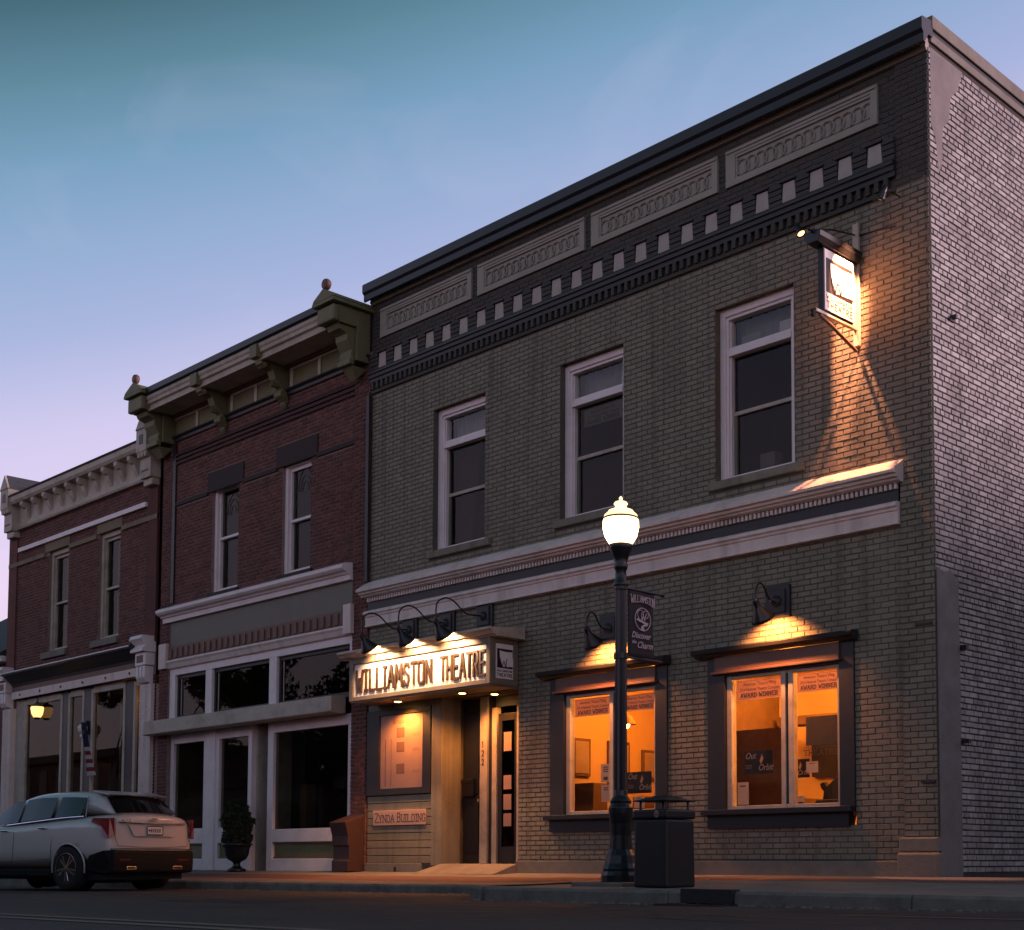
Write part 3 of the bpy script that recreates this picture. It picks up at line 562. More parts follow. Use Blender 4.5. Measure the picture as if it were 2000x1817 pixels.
for x, y in ((-6.1, 1.2), (-4.8, 2.4), (-2.4, 2.0)): MB().lathe([(.16, 2.25), (.10, 2.36), (.03, 2.42), (.008, 2.46), (.008, 3.0)], (x, y, 0), 14).build('pendant_lamp', 'interior_brown', lob); MB().lathe([(.01, 2.18), (.05, 2.21), (.06, 2.25), (.03, 2.29)], (x, y, 0), 10).build('pendant_bulb', 'bulb_soft', lob)
B('lobby_dado', 'interior_brown', lob, (-7.095, -7.06, .36, 3.2, .15, 1.0)); B('lobby_rack', 'interior_brown', lob, (-6.7, -6.3, .7, 1.0, .15, 1.35))
for x in (-2.2, -1.75, -1.3, -5.6): B('ceiling_tube', 'tube_light', lob, (x, x + .34, .62, .68, 2.80, 2.84))
for x, p in ((-5.6, 190), (-1.6, 270), (-3.2, 110)): point_light('lobby_lamp', (x, 1.5, 2.75), p, (1, .31, .035), lob, .15)
# entrance bay: siding, poster case frame, doors in a recess
si = B('siding_back', 'paint_mortar', TH, (-10.98, -9.235, -.004, .01, .10, 2.81))
for k in range(9): B('siding_board', 'paint_brick', si, (-10.98, -9.236, -.022 + .001 * (k % 2), -.003, .145 + k * .125, .145 + k * .125 + .112), bevel=.004)
B('siding_board', 'paint_brick', si, (-10.98, -9.236, -.02, -.003, 2.70, 2.80))
B('entrance_pier', 'paint_brick', TH, (-9.234, -8.99, -.05, .36, .10, 2.81), bevel=.006)
B('base_course', 'stone_grey', TH, (-11.0, -9.5, -.06, .01, -.08, .14), bevel=.008); B('base_course', 'stone_grey', TH, (-7.2, -.512, -.055, .012, -.06, .185), bevel=.01); B('base_drip', 'dark_trim', TH, (-7.19, -.512, -.03, .0, .186, .2))
B('vent', 'dark_trim', TH, (-10.18, -10.12, -.066, -.05, .01, .08))
MB().add([(-9.5, -.02, -.02), (-9.0, -.02, .135), (-7.2, -.02, .135), (-7.2, .9, .135), (-9.2, .9, .135), (-9.2, -.45, -.02), (-7.15, -.55, -.02), (-7.15, -.02, -.02), (-8.85, -.40, .0)],
         [(1, 2, 3, 4), (1, 5, 6, 2), (0, 5, 1), (2, 6, 7)]).build('entrance_ramp', 'concrete', TH)
B('recess_wall', 'paint_brick', TH, (-9.2, -8.48, .46, .50, .1, 2.82), (-7.60, -7.15, .42, .46, .1, 2.82), (-8.30, -7.60, .46, .5, 2.62, 2.82)); B('recess_ceiling', 'sign_box', TH, (-9.0, -7.2, .345, .46, 2.785, 2.81))
dd_ = B('side_door', 'dark_trim', TH, (-8.98, -8.50, .40, .455, .14, 2.55), bevel=.006); B('door_panel', 'dark_metal', dd_, (-8.90, -8.58, .385, .402, .3, 1.1), (-8.90, -8.58, .385, .402, 1.25, 2.4), bevel=.008); B('door_knob', 'chrome', dd_, (-8.56, -8.52, .35, .40, 1.12, 1.17)); B('door_head', 'dark_trim', dd_, (-8.98, -8.50, .40, .45, 2.56, 2.79))
B('door_post', 'cream_old', TH, (-8.485, -8.31, .33, .455, .135, 2.785), bevel=.006); B('door_post', 'dark_trim', TH, (-8.308, -8.24, .37, .455, .135, 2.785))
gd = B('glass_door', 'dark_trim', TH, (-8.12, -8.04, .40, .45, .14, 2.5), (-7.74, -7.66, .40, .45, .14, 2.5), (-8.04, -7.74, .40, .45, .14, .40), (-8.04, -7.74, .40, .45, 2.38, 2.5), bevel=.006)
B('door_jamb', 'cream_old', gd, (-8.238, -8.125, .37, .455, .135, 2.6), (-7.655, -7.605, .37, .455, .135, 2.6)); B('pane', 'glass_dark', gd, (-8.04, -7.74, .423, .427, .4, 2.38))
for z, h in ((1.9, .30), (1.30, .22), (.98, .24), (.72, .2)): B('door_notice', 'paper_warm', gd, (-8.0, -7.82, .408, .416, z, z + h))
B('entry_room', 'interior_brown', gd, (-8.9, -7.2, 1.2, 1.24, .1, 2.7))
mb = MB()
for i, c in enumerate('122'): glyph(mb, c, (-8.43, .325, 1.98 - i * .14), (1, 0, 0), (0, 0, 1), (0, -1, 0), .05, .09, .014, .004)
mb.build('door_number', 'paper_ink', TH)

# ================================================================== MARQUEE SIGN
MQ = thing('marquee_sign', 'lit marquee box sign reading WILLIAMSTON THEATRE over the entrance', 'sign', (-8.97, -.3, 2.8))
MQ.matrix_world = Matrix.Identity(4)
x0, x1, yf, z0, z1 = -10.75, -7.19, -.59, 2.81, 3.51
B('box', 'sign_box', MQ, (x0 + .01, x1 - .01, yf + .06, -.03, z0 + .03, z1 - .02))
B('front_frame', 'sign_box', MQ, (x0, x0 + .10, yf, yf + .075, z0, z1), (x1 - .09, x1, yf, yf + .075, z0, z1), (x0 + .1, x1 - .09, yf + .001, yf + .075, z0, z0 + .075), (x0 + .1, x1 - .09, yf + .001, yf + .075, z1 - .085, z1), bevel=.008)
B('end_frame', 'sign_box', MQ, (x1 - .02, x1 + .004, yf + .076, -.03, z0, z0 + .09), (x1 - .02, x1 + .004, yf + .076, -.03, z1 - .06, z1), (x1 - .02, x1 + .004, yf + .076, yf + .11, z0 + .09, z1 - .06), (x1 - .02, x1 + .004, -.12, -.03, z0 + .09, z1 - .06), bevel=.004)
B('sign_face', 'sign_white', MQ, (x0 + .1, x1 - .09, yf + .035, yf + .058, z0 + .075, z1 - .085))
def letters(txt, xa, xb, zb, h, taper=0.0):
    wts = [.62 if c == 'I' else (1.25 if c in 'WM' else 1.0) for c in txt]; gap = .34; tot = sum(wts) + gap * (len(txt) - 1); u = (xb - xa) / tot; x = xa
    for i, (c, w) in enumerate(zip(txt, wts)):
        m = MB(); dz = random.uniform(-.008, .008); glyph(m, c, (x, yf + .034, zb + dz), (1, 0, 0), (0, 0, 1), (0, -1, 0), w * u, h - dz, .040, .022, serif=.0)
        m.build('letter', 'sign_letter', MQ); x += (w + gap) * u
letters('WILLIAMSTON', -10.57, -8.60, 2.965, .345); letters('THEATRE', -8.37, -7.33, 2.965, .355)
MB().ext_x([(-.03, 3.70), (-.66, 3.63), (-.73, 3.635), (-.735, 3.60), (-.69, 3.58), (-.66, 3.54), (-.61, 3.53), (-.60, 3.512), (-.03, 3.512)], x0 - .16, x1 + .16).build('crown', 'cream_old', MQ)
B('soffit', 'sign_box', MQ, (x0 + .02, x1 - .02, yf + .02, -.035, 2.785, 2.81), bevel=.004)
B('end_panel', 'sign_white', MQ, (x1 - .01, x1 + .008, -.47, -.135, 2.905, 3.425))
yy = lambda u: -.47 + u * .335
m = MB(); X = x1 + .0085
def logo(m, X, ya, yb, za, zb, th=.004):
    """black square with a bent white sheet and a jagged W line"""
    P = lambda u, v: (X, ya + (yb - ya) * u, za + (zb - za) * v)
    q = [P(.04, .30), P(.96, .30), P(.96, .86), P(.04, .86)]; m.add(q + [(a + th, b, c) for a, b, c in q], [(4, 5, 6, 7), (0, 1, 5, 4), (1, 2, 6, 5), (2, 3, 7, 6), (3, 0, 4, 7)])
def sheet(m, X, ya, yb, za, zb, th=.004):
    P = lambda u, v: (X, ya + (yb - ya) * u, za + (zb - za) * v)
    q = [P(.26, .50), P(.36, .335), P(.985, .365), P(.985, .50), P(.93, .62), P(.92, .79), P(.55, .775), P(.17, .80), P(.19, .62)]; k = len(q)
    m.add(q + [(a + th, b, c) for a, b, c in q], [tuple(range(k, 2 * k))] + [(i, (i + 1) % k, k + (i + 1) % k, k + i) for i in range(k)])
def jag(m, X, ya, yb, za, zb, w=.012, th=.004):
    pts = [(.20, .55), (.27, .36), (.33, .345), (.40, .50), (.45, .49), (.50, .355), (.53, .345), (.60, .58)]
    for (a, b), (c, e) in zip(pts, pts[1:]):
        A = Vector((X, ya + (yb - ya) * a, za + (zb - za) * b)); C_ = Vector((X, ya + (yb - ya) * c, za + (zb - za) * e)); t = (C_ - A).normalized(); n = Vector((0, -t.z, t.y)) * w / 2; N = Vector((th, 0, 0))
        v = [A - n, C_ - n, C_ + n, A + n]; m.add(v + [p + N for p in v], [(4, 5, 6, 7), (0, 1, 5, 4), (2, 3, 7, 6)])
logo(m, X, -.47, -.135, 2.905, 3.425); m.build('logo_ground', 'sign_black', MQ)
m = MB(); sheet(m, X + .0045, -.47, -.135, 2.905, 3.425); m.build('logo_sheet', 'sign_white', MQ)
m = MB(); jag(m, X + .009, -.47, -.135, 2.905, 3.425); m.build('logo_line', 'sign_black', MQ)
m = MB(); word(m, 'WILLIAMSTON', (X, -.452, 3.005), (0, 1, 0), (0, 0, 1), (1, 0, 0), .019, .028, .0095, .006, .003); word(m, 'THEATRE', (X, -.455, 2.935), (0, 1, 0), (0, 0, 1), (1, 0, 0), .031, .045, .015, .010, .003); m.build('logo_text', 'sign_black', MQ)
for x, y, z in ((-9.80, -.3, 2.783), (-8.17, -.3, 2.783), (-7.95, .17, 2.79)):
    dl = MB().lathe([(.095, 0), (.095, -.015), (.075, -.02), (.07, -.004)], (x, y, z), 20).build('downlight', 'chrome', MQ, smooth=False)
    MB().lathe([(.068, -.004), (.05, -.02), (.02, -.026)], (x, y, z), 16).build('lens', 'bulb_soft', dl)
    point_light('downlight_lamp', (x, y, z - .06), 150 if y < 0 else 30, (1, .31, .05), dl, .05, spot=150, direction=(0, 0, -1), blend=.6)

# ================================================================== GOOSENECK LAMPS
def gooseneck(x, z, label, reach=.86, top=.16, drop=-.14, power=22, tilt=16, col=(1, .31, .085)):
    g = thing('gooseneck_lamp', label, 'wall lamp', (x, 0, z), 'gooseneck wall lamps')
    B('backplate', 'dark_trim', g, (-.19, .19, -.05, .0, -.21, .21), bevel=.008); B('backplate_step', 'dark_trim', g, (-.13, .13, -.072, -.05, -.15, .15), bevel=.01)
    MB().lathe([(.075, 0), (.07, -.02), (.04, -.045), (.02, -.05)], (0, -.07, 0), 14, axis='y').build('rose', 'dark_trim', g, smooth=True)
    r = reach; P = [(0, -.09, 0), (0, -.24 * r / .86, -.015), (0, -.36 * r / .86, .0), (0, -.45 * r / .86, .06), (0, -.52 * r / .86, top * .72), (0, -.60 * r / .86, top), (0, -.70 * r / .86, top * 1.08), (0, -.80 * r / .86, top * .78), (0, -.855 * r / .86, top * .2), (0, -.86 * r / .86, drop)]
    Q = []
    for i in range(len(P) - 1):     # smooth the arm
        p0, p1, p2, p3 = [Vector(P[max(0, min(len(P) - 1, k))]) for k in (i - 1, i, i + 1, i + 2)]
        for s in range(4):
            t = s / 4; Q.append(.5 * ((2 * p1) + (p2 - p0) * t + (2 * p0 - 5 * p1 + 4 * p2 - p3) * t * t + (3 * p1 - p0 - 3 * p2 + p3) * t ** 3))
    Q.append(Vector(P[-1])); MB().tube(Q, .0125, 8).build('arm', 'black_iron', g, smooth=True)
    sh = thing('shade_pivot', '', '', (0, 0, 0)); bpy.data.objects.remove(sh)
    M = Matrix.Translation((0, -r, drop)) @ Matrix.Rotation(math.radians(tilt), 4, 'X')
    b = MB().lathe([(.030, .03), (.036, 0), (.040, -.07), (.055, -.09), (.085, -.15), (.135, -.225), (.152, -.262), (.148, -.262), (.130, -.222), (.08, -.15), (.045, -.09), (.025, -.07)], (0, 0, 0), 24)
    b.v = [tuple(M @ Vector(v)) for v in b.v]; b.build('shade', 'black_iron', g, smooth=True, fix=False)
    bb = MB().lathe([(.005, -.10), (.03, -.12), (.038, -.155), (.028, -.185), (.005, -.195)], (0, 0, 0), 12); bb.v = [tuple(M @ Vector(v)) for v in bb.v]; bb.build('bulb', 'bulb', g, smooth=True)
    point_light('bulb_lamp', tuple(M @ Vector((0, 0, -.205))), power, col, g, .03, spot=128, direction=M.to_3x3() @ Vector((0, 0, -1)), blend=.5)
    return g
for x, lb in ((-9.84, 'black gooseneck lamp over the first letters of the marquee sign'), (-8.88, 'black gooseneck lamp over the middle of the marquee sign'), (-7.96, 'black gooseneck lamp over the last word of the marquee sign')):
    gooseneck(x, 3.98, lb, 1.0, .17, -.20, 190, 38, (1, .50, .24))
gooseneck(-2.27, 3.47, 'black gooseneck lamp over the shop window nearest the alley', .50, .17, -.06, 230, 36)
gooseneck(-5.25, 3.47, 'black gooseneck lamp over the shop window behind the street lamp', .50, .17, -.06, 230, 36)

# ================================================================== BLADE SIGN AND FLOODLIGHTS
BS = thing('blade_sign', 'glowing hanging theatre sign projecting from the wall by the alley corner', 'sign', (-1.04, 0, 6.5)); BS.matrix_world = Matrix.Identity(4)
B('post', 'cream_old', BS, (-1.075, -.99, -.055, -.012, 6.46, 8.0), bevel=.006)
B('board', 'sign_black', BS, (-1.085, -1.005, -.765, -.145, 6.70, 7.47), bevel=.004); B('light_stop', 'cream_old', BS, (-1.06, -1.03, -.1445, -.056, 6.66, 7.47))  # plate added to block light leaking between the board and the wall
B('board_face', 'sign_white', BS, (-1.006, -1.0, -.745, -.15, 6.715, 7.455)); B('board_face', 'sign_white', BS, (-1.09, -1.084, -.745, -.15, 6.715, 7.455))
m = MB(); logo(m, -.9995, -.745, -.15, 6.715, 7.455); m.build('logo_ground', 'sign_black', BS)
m = MB(); sheet(m, -.995, -.745, -.15, 6.715, 7.455); m.build('logo_sheet', 'sign_white', BS)
m = MB(); jag(m, -.9905, -.745, -.15, 6.715, 7.455, .018); m.build('logo_line', 'sign_black', BS)
m = MB(); word(m, 'WILLIAMSTON', (-.9995, -.715, 6.862), (0, 1, 0), (0, 0, 1), (1, 0, 0), .034, .04, .017, .009, .003); word(m, 'THEATRE', (-.9995, -.71, 6.755), (0, 1, 0), (0, 0, 1), (1, 0, 0), .052, .075, .028, .015, .003); m.build('logo_text', 'brown_trim', BS)
MB().ext_y([(-1.12, 7.475), (-.97, 7.475), (-.93, 7.54), (-.92, 7.60), (-1.17, 7.60), (-1.16, 7.54)], -.94, -.06).build('cap_moulding', 'black_iron', BS, bevel=.004)
MB().tube([(-1.04, -.93, 7.60), (-1.04, -.97, 7.66), (-1.04, -1.0, 7.63), (-1.04, -.98, 7.60)], .022, 8).build('scroll', 'black_iron', BS, smooth=True)
MB().tube([(-1.04, -.05, 7.86), (-1.04, -.55, 7.76), (-1.04, -.9, 7.64)], .010, 6).build('stay_rod', 'black_iron', BS)
MB().tube([(-1.04, -.02, 7.86), (-.82, -.02, 7.84), (-.45, -.02, 7.80)], .007, 6).build('conduit', 'black_iron', BS)
B('bottom_bar', 'cream_old', BS, (-1.065, -1.015, -.90, -.055, 6.655, 6.692), bevel=.004)
MB().tube([(-1.04, -.90, 6.672), (-1.04, -.955, 6.64), (-1.04, -.96, 6.60), (-1.04, -.93, 6.59)], .022, 8).build('scroll', 'black_iron', BS, smooth=True)
MB().tube([(-1.04, -.80, 6.65), (-1.04, -.04, 6.40)], .022, 8).build('brace', 'brown_trim', BS)
def flood(loc, target, label, power, aim, beam):
    f = thing('floodlight', label, 'floodlight', loc); f.scale = (.65, .65, .65)
    dv = (Vector(target) - Vector(loc)).normalized(); M = dv.to_track_quat('-Z', 'Y').to_matrix().to_4x4()
    b = MB().lathe([(.02, .16), (.05, .15), (.055, .05), (.085, -.06), (.09, -.09), (.075, -.09), (.07, -.06)], (0, 0, 0), 18); b.v = [tuple(M @ Vector(v)) for v in b.v]; b.build('housing', 'black_iron', f, smooth=True)
    b = MB().lathe([(.07, -.066), (.04, -.062), (.005, -.06)], (0, 0, 0), 16); b.v = [tuple(M @ Vector(v)) for v in b.v]; b.build('lens', 'flood_lens', f)
    w = -Vector((0, loc[1], 0)) / .65; MB().tube([(0, 0, .05), (0, w.y * .5, .16), (0, w.y, .17)], .014, 8).build('bracket', 'black_iron', f); B('wall_box', 'black_iron', f, (-.05, .05, w.y - .05, w.y, .12, .22))
    point_light('flood_lamp', tuple(dv * .10), power, (1, .36, .16), f, .05, spot=beam, direction=Vector(aim) - Vector(loc), blend=.14)
flood((-1.60, -.42, 7.97), (-1.09, -.45, 7.05), 'small lit floodlight left of the hanging sign under the corbels', 1900, (-.845, -.05, 5.5), 27)
flood((-.40, -.42, 8.02), (-1.0, -.40, 7.05), 'dark floodlight above the hanging sign seen from behind', 2000, (-2.12, -.12, 5.4), 36)

# ================================================================== STREET LAMP, BANNER, BIN
SL = thing('street_lamp', 'black fluted street lamp with glowing acorn globe on the pavement', 'street lamp', (-1.34, -3.9, sw_z(-1.34, -3.9)))
B('footing', 'concrete', SL, (-.36, .36, -.36, .36, -.05, .035), bevel=.02)
MB().lathe([(.27, .035), (.27, .10), (.25, .14), (.255, .17), (.22, .22), (.20, .30), (.16, .36), (.145, .50), (.15, .62), (.165, .72), (.17, .78), (.14, .82), (.15, .85), (.10, .90), (.092, .96)], (0, 0, 0), 16).build('base', 'black_iron', SL, smooth=False, bevel=.006)
m = MB(); n = 24
for j, (r, h) in enumerate([(.088, .95), (.082, 2.2), (.074, 3.12)]):
    for i in range(n): q = r * (1 if i % 2 else .86); m.v.append((q * math.cos(2 * PI * i / n), q * math.sin(2 * PI * i / n), h))
for j in range(2):
    for i in range(n): m.f.append((j * n + i, j * n + (i + 1) % n, (j + 1) * n + (i + 1) % n, (j + 1) * n + i))
m.build('pole', 'black_iron', SL)
MB().lathe([(.08, 3.02), (.105, 3.04), (.105, 3.07), (.085, 3.10), (.075, 3.20), (.09, 3.22), (.10, 3.25), (.085, 3.28), (.11, 3.34), (.155, 3.42), (.165, 3.455), (.16, 3.475), (.15, 3.475)], (0, 0, 0), 20).build('capital', 'black_iron', SL, smooth=True)
MB().lathe([(.13, 3.47), (.165, 3.485), (.225, 3.56), (.252, 3.65), (.248, 3.715), (.238, 3.73)], (0, 0, 0), 28).build('globe', 'globe', SL, smooth=True)
MB().lathe([(.242, 3.732), (.247, 3.74), (.242, 3.752)], (0, 0, 0), 28).build('globe_band', 'sign_gold', SL)
MB().lathe([(.238, 3.754), (.225, 3.78), (.18, 3.81), (.17, 3.825), (.12, 3.84), (.10, 3.845)], (0, 0, 0), 28).build('globe_top', 'globe_top', SL, smooth=True)
MB().lathe([(.085, 3.845), (.078, 3.875), (.10, 3.895), (.08, 3.915), (.03, 3.925), (.02, 3.945), (.028, 3.955), (.005, 3.975)], (0, 0, 0), 18).build('finial', 'globe_top', SL, smooth=True)
for z in (3.035, 2.325): MB().tube([(0, .08, z), (0, .62, z)], .013, 8).build('banner_arm', 'black_iron', SL); 
for z in (3.035, 2.325): MB().lathe([(.1, -.03), (.1, .03)], (0, 0, z), 16).build('clamp', 'black_iron', SL)
MB().lathe([(.004, -.024), (.022, -.012), (.022, .012), (.004, .024)], (0, .63, 3.035), 10, axis='y').build('arm_ball', 'black_iron', SL)
for o in list(SL.children):
    if o.name.split('.')[0] not in ('banner_arm', 'arm_ball', 'footing'): o.scale = (.74, .74, 1)
BN = thing('street_banner', 'dark brown street banner reading Williamston Discover the Charm on the lamp post', 'banner', (-1.34, -3.9, sw_z(-1.34, -3.9)))
m = MB(); nu, nv = 8, 14
bx = lambda u, v: .012 * math.sin(v * 5 + u * 2) * (u + .2) + .010 * math.sin(u * 5)
for j in range(nv + 1):
    for i in range(nu + 1): u, v = i / nu, j / nv; m.v.append((bx(u, v), .105 + u * .40, 2.33 + v * .70))
m.f = [(j * (nu + 1) + i, j * (nu + 1) + i + 1, (j + 1) * (nu + 1) + i + 1, (j + 1) * (nu + 1) + i) for j in range(nv) for i in range(nu)]
cl = m.build('cloth', 'banner_brown', BN, smooth=True, fix=False); sd = cl.modifiers.new('thick', 'SOLIDIFY'); sd.thickness = .003
XB = .024
m = MB()
tt = 'WILLIAMSTON'; ws = [.5 if c == 'I' else (1.3 if c in 'WM' else 1) for c in tt]; u = .355 / (sum(ws) + .22 * 10); xx = .128
for c, w in zip(tt, ws):
    mid = (xx + w * u / 2 - .305) / .18; glyph(m, c, (XB, xx, 2.885 + .03 * (1 - mid * mid) - .035 * max(0, mid) * .2), (0, 1, 0), (0, 0, 1), (1, 0, 0), w * u, .09 - .03 * (1 - mid * mid), .0075, .002, serif=.006); xx += (w + .22) * u
m.build('banner_title', 'banner_ink', BN)
m = MB(); cy_, cz_ = .305, 2.735
def ringpts(cy, cz, r, n=28, a0=0, a1=360): return [(XB, cy + r * math.cos(math.radians(a0 + (a1 - a0) * i / n)), cz + r * math.sin(math.radians(a0 + (a1 - a0) * i / n))) for i in range(n + 1)]
m.tube(ringpts(cy_, cz_, .118), .0055, 5); m.tube(ringpts(cy_ - .035, cz_ + .05, .045, 20, -60, 230), .0045, 5); m.tube(ringpts(cy_ + .045, cz_ + .055, .040, 20, -70, 215), .0045, 5)
glyph(m, 'W', (XB - .001, cy_ - .03, cz_ - .01), (0, 1, 0), (0, 0, 1), (1, 0, 0), .075, .075, .010, .003, shear=.12)
m.add([(XB, cy_ + p, cz_ + q) for p, q in ((-.10, -.01), (-.06, .02), (-.055, .005), (.02, -.02), (.085, -.03), (.07, -.06), (.01, -.075), (.03, -.112), (-.035, -.113), (-.02, -.07), (.03, -.045), (-.05, -.03))], [tuple(range(12))])
m.build('banner_emblem', 'banner_ink', BN)
font_text('banner_script', 'Discover', .088, 'banner_ink', (XB, .135, 2.535), (0, 1, 0), (0, 0, 1), BN, shear=.35, xs=.88, bold=.0015); font_text('banner_script', 'the', .05, 'banner_ink', (XB, .14, 2.475), (0, 1, 0), (0, 0, 1), BN, shear=.35, bold=.001); font_text('banner_script', 'Charm', .095, 'banner_ink', (XB, .215, 2.435), (0, 1, 0), (0, 0, 1), BN, shear=.35, xs=.9, bold=.0015)

TB = thing('litter_bin', 'square black litter bin with raised hood beside the street lamp', 'bin', (-.50, -4.18, sw_z(-.5, -4.18)))
h = .21
MB().add([(-h, -h, 0), (h, -h, 0), (h, h, 0), (-h, h, 0), (-h * .97, -h * .97, .64), (h * .97, -h * .97, .64), (h * .97, h * .97, .64), (-h * .97, h * .97, .64)], [(0, 1, 5, 4), (1, 2, 6, 5), (2, 3, 7, 6), (3, 0, 4, 7), (3, 2, 1, 0), (4, 5, 6, 7)]).build('body', 'black_plastic', TB, bevel=.02)
B('rim', 'black_plastic', TB, (-.215, .215, -.215, .215, .645, .735), bevel=.02)
for sx in (-.16, .16):
    for sy in (-.16, .16): MB().lathe([(.013, .73), (.013, .83)], (sx, sy, 0), 8).build('hood_post', 'black_iron', TB)
m = MB(); n = 10
for j in range(n + 1):
    for i in range(n + 1): u, v = i / n * 2 - 1, j / n * 2 - 1; m.v.append((u * .21, v * .21, .825 + .055 * (1 - u * u) * (1 - v * v)))
m.f = [(j * 11 + i, j * 11 + i + 1, (j + 1) * 11 + i + 1, (j + 1) * 11 + i) for j in range(n) for i in range(n)]
o = m.build('hood', 'black_plastic', TB, smooth=True, fix=False); sd = o.modifiers.new('t', 'SOLIDIFY'); sd.thickness = .015
MB().lathe([(.035, 0), (.035, -.004), (.002, -.005)], (.1, -.216, .69), 16, axis='y').build('badge', 'chrome', TB)

# ================================================================== NOTICES AND SIGNS ON THE THEATRE
def award(x0, x1, z0, z1, y, label, m='paper_warm', ink='ink_soft'):
    a = thing('award_notice', label, 'notice', ((x0 + x1) / 2, y, z0), 'award winner notices'); a.matrix_world = Matrix.Identity(4)
    B('sheet', m, a, (x0, x1, y, y + .003, z0, z1)); w = x1 - x0; h = z1 - z0; xc = (x0 + x1) / 2
    B('border', ink, a, (x0 + .015, x1 - .015, y - .001, y, z0 + .012, z0 + .016), (x0 + .015, x1 - .015, y - .001, y, z1 - .016, z1 - .012), (x0 + .015, x0 + .019, y - .001, y, z0 + .016, z1 - .016), (x1 - .019, x1 - .015, y - .001, y, z0 + .016, z1 - .016))
    font_text('notice_line', 'American Theatre Wing', h * .26, ink, (xc, y - .001, z0 + h * .70), (1, 0, 0), (0, 0, 1), a, align='CENTER', xs=.8); font_text('notice_line', '2014 National Theatre Company', h * .24, ink, (xc, y - .001, z0 + h * .44), (1, 0, 0), (0, 0, 1), a, align='CENTER', xs=.78)
    mm = MB(); n = word(MB(), 'AWARD WINNER', (0, 0, 0), (1, 0, 0), (0, 0, 1), (0, -1, 0), w * .05, h * .2, w * .022, h * .05, .001)
    word(mm, 'AWARD WINNER', (xc - n / 2, y, z0 + h * .13), (1, 0, 0), (0, 0, 1), (0, -1, 0), w * .05, h * .2, w * .022, h * .05, .001, serif=w * .007); mm.build('notice_title', ink, a)
award(GW[1] + .10, GW[1] + .84, 2.27, 2.53, .086, 'award winner notice in the first pane of the window nearest the alley')
award(GW[1] + 1.07, GW[1] + 1.74, 2.30, 2.53, .086, 'award winner notice in the pane nearest the alley corner')
award(GW[0] + .10, GW[0] + .84, 2.27, 2.53, .086, 'award winner notice in the shop window pane left of the street lamp')
award(GW[0] + 1.07, GW[0] + 1.70, 2.28, 2.51, .086, 'award winner notice partly hidden behind the street lamp')
award(UW[1] + .28, UW[1] + 1.08, 6.60, 6.86, .222, 'award winner notice in the middle upper window', 'blind', 'paper_ink')
def orbit(x0, z0, y, label, s=1.0):
    p = thing('show_poster', label, 'poster', (x0, y, z0), 'show posters'); p.matrix_world = Matrix.Identity(4)
    B('sheet', 'poster_dark', p, (x0, x0 + .46 * s, y, y + .003, z0, z0 + .30 * s))
    font_text('poster_script', 'Out', .115 * s, 'paper_warm', (x0 + .01, y - .001, z0 + .20 * s), (1, 0, 0), (0, 0, 1), p, shear=.3, xs=.9, bold=.001); font_text('poster_script', 'Orbit', .115 * s, 'paper_warm', (x0 + .22 * s, y - .001, z0 + .045 * s), (1, 0, 0), (0, 0, 1), p, shear=.3, xs=.9, bold=.001)
    font_text('poster_script', 'of', .07 * s, 'poster_orange', (x0 + .24 * s, y - .001, z0 + .16 * s), (1, 0, 0), (0, 0, 1), p, shear=.3)
    MB().add([(x0 + .25 * s, y - .0015, z0 + .17 * s), (x0 + .285 * s, y - .0015, z0 + .26 * s), (x0 + .305 * s, y - .0015, z0 + .19 * s), (x0 + .27 * s, y - .0015, z0 + .12 * s)], [(0, 1, 2, 3)]).build('poster_figure', 'poster_orange', p)
    for k in range(2): B('poster_line', 'ink_soft', p, (x0 + .015 * s, x0 + .12 * s, y - .001, y, z0 + (.075 + .03 * k) * s, z0 + (.09 + .03 * k) * s))
orbit(GW[1] + .22, 1.30, .086, 'dark show poster in the pane of the window nearest the alley', 1.0); orbit(GW[0] + 1.15, 1.12, .086, 'dark show poster in the pane behind the street lamp', 1.0)
orbit(GW[1] + .62, 1.25, .45, 'second dark show poster hanging deeper inside the window nearest the alley', .8)
def notice(x0, x1, z0, z1, y, label, lines=3, block=False):
    p = thing('paper_notice', label, 'notice', (x0, y, z0), 'paper notices'); p.matrix_world = Matrix.Identity(4); B('sheet', 'paper', p, (x0, x1, y, y + .003, z0, z1)); h = z1 - z0; w = x1 - x0
    for k in range(lines): B('print_line', 'paper_ink', p, (x0 + w * .25, x1 - w * .25, y - .001, y, z1 - h * (.20 + .12 * k), z1 - h * (.14 + .12 * k)))
    if block: B('print_block', 'paper_ink', p, (x0 + w * .28, x1 - w * .28, y - .001, y, z0 + h * .12, z0 + h * .30))
notice(GW[1] + .10, GW[1] + .28, .91, 1.20, .086, 'white paper notice in the lower corner of the window nearest the alley', 1)
notice(GW[1] + 1.20, GW[1] + 1.38, 1.28, 1.42, .086, 'small white card taped in the pane nearest the alley corner', 1)
notice(GW[1] + 1.06, GW[1] + 1.17, .92, .99, .086, 'tiny white sticker at the bottom of the pane nearest the alley', 1)
notice(GW[0] + .63, GW[0] + .82, 1.30, 1.56, .086, 'upper white notice in the pane left of the street lamp', 3, True)
notice(GW[0] + .64, GW[0] + .82, 1.02, 1.26, .086, 'lower white notice in the pane left of the street lamp', 2)
notice(GW[0] + 1.28, GW[0] + 1.48, .92, 1.08, .086, 'white card in the pane just right of the street lamp', 1)
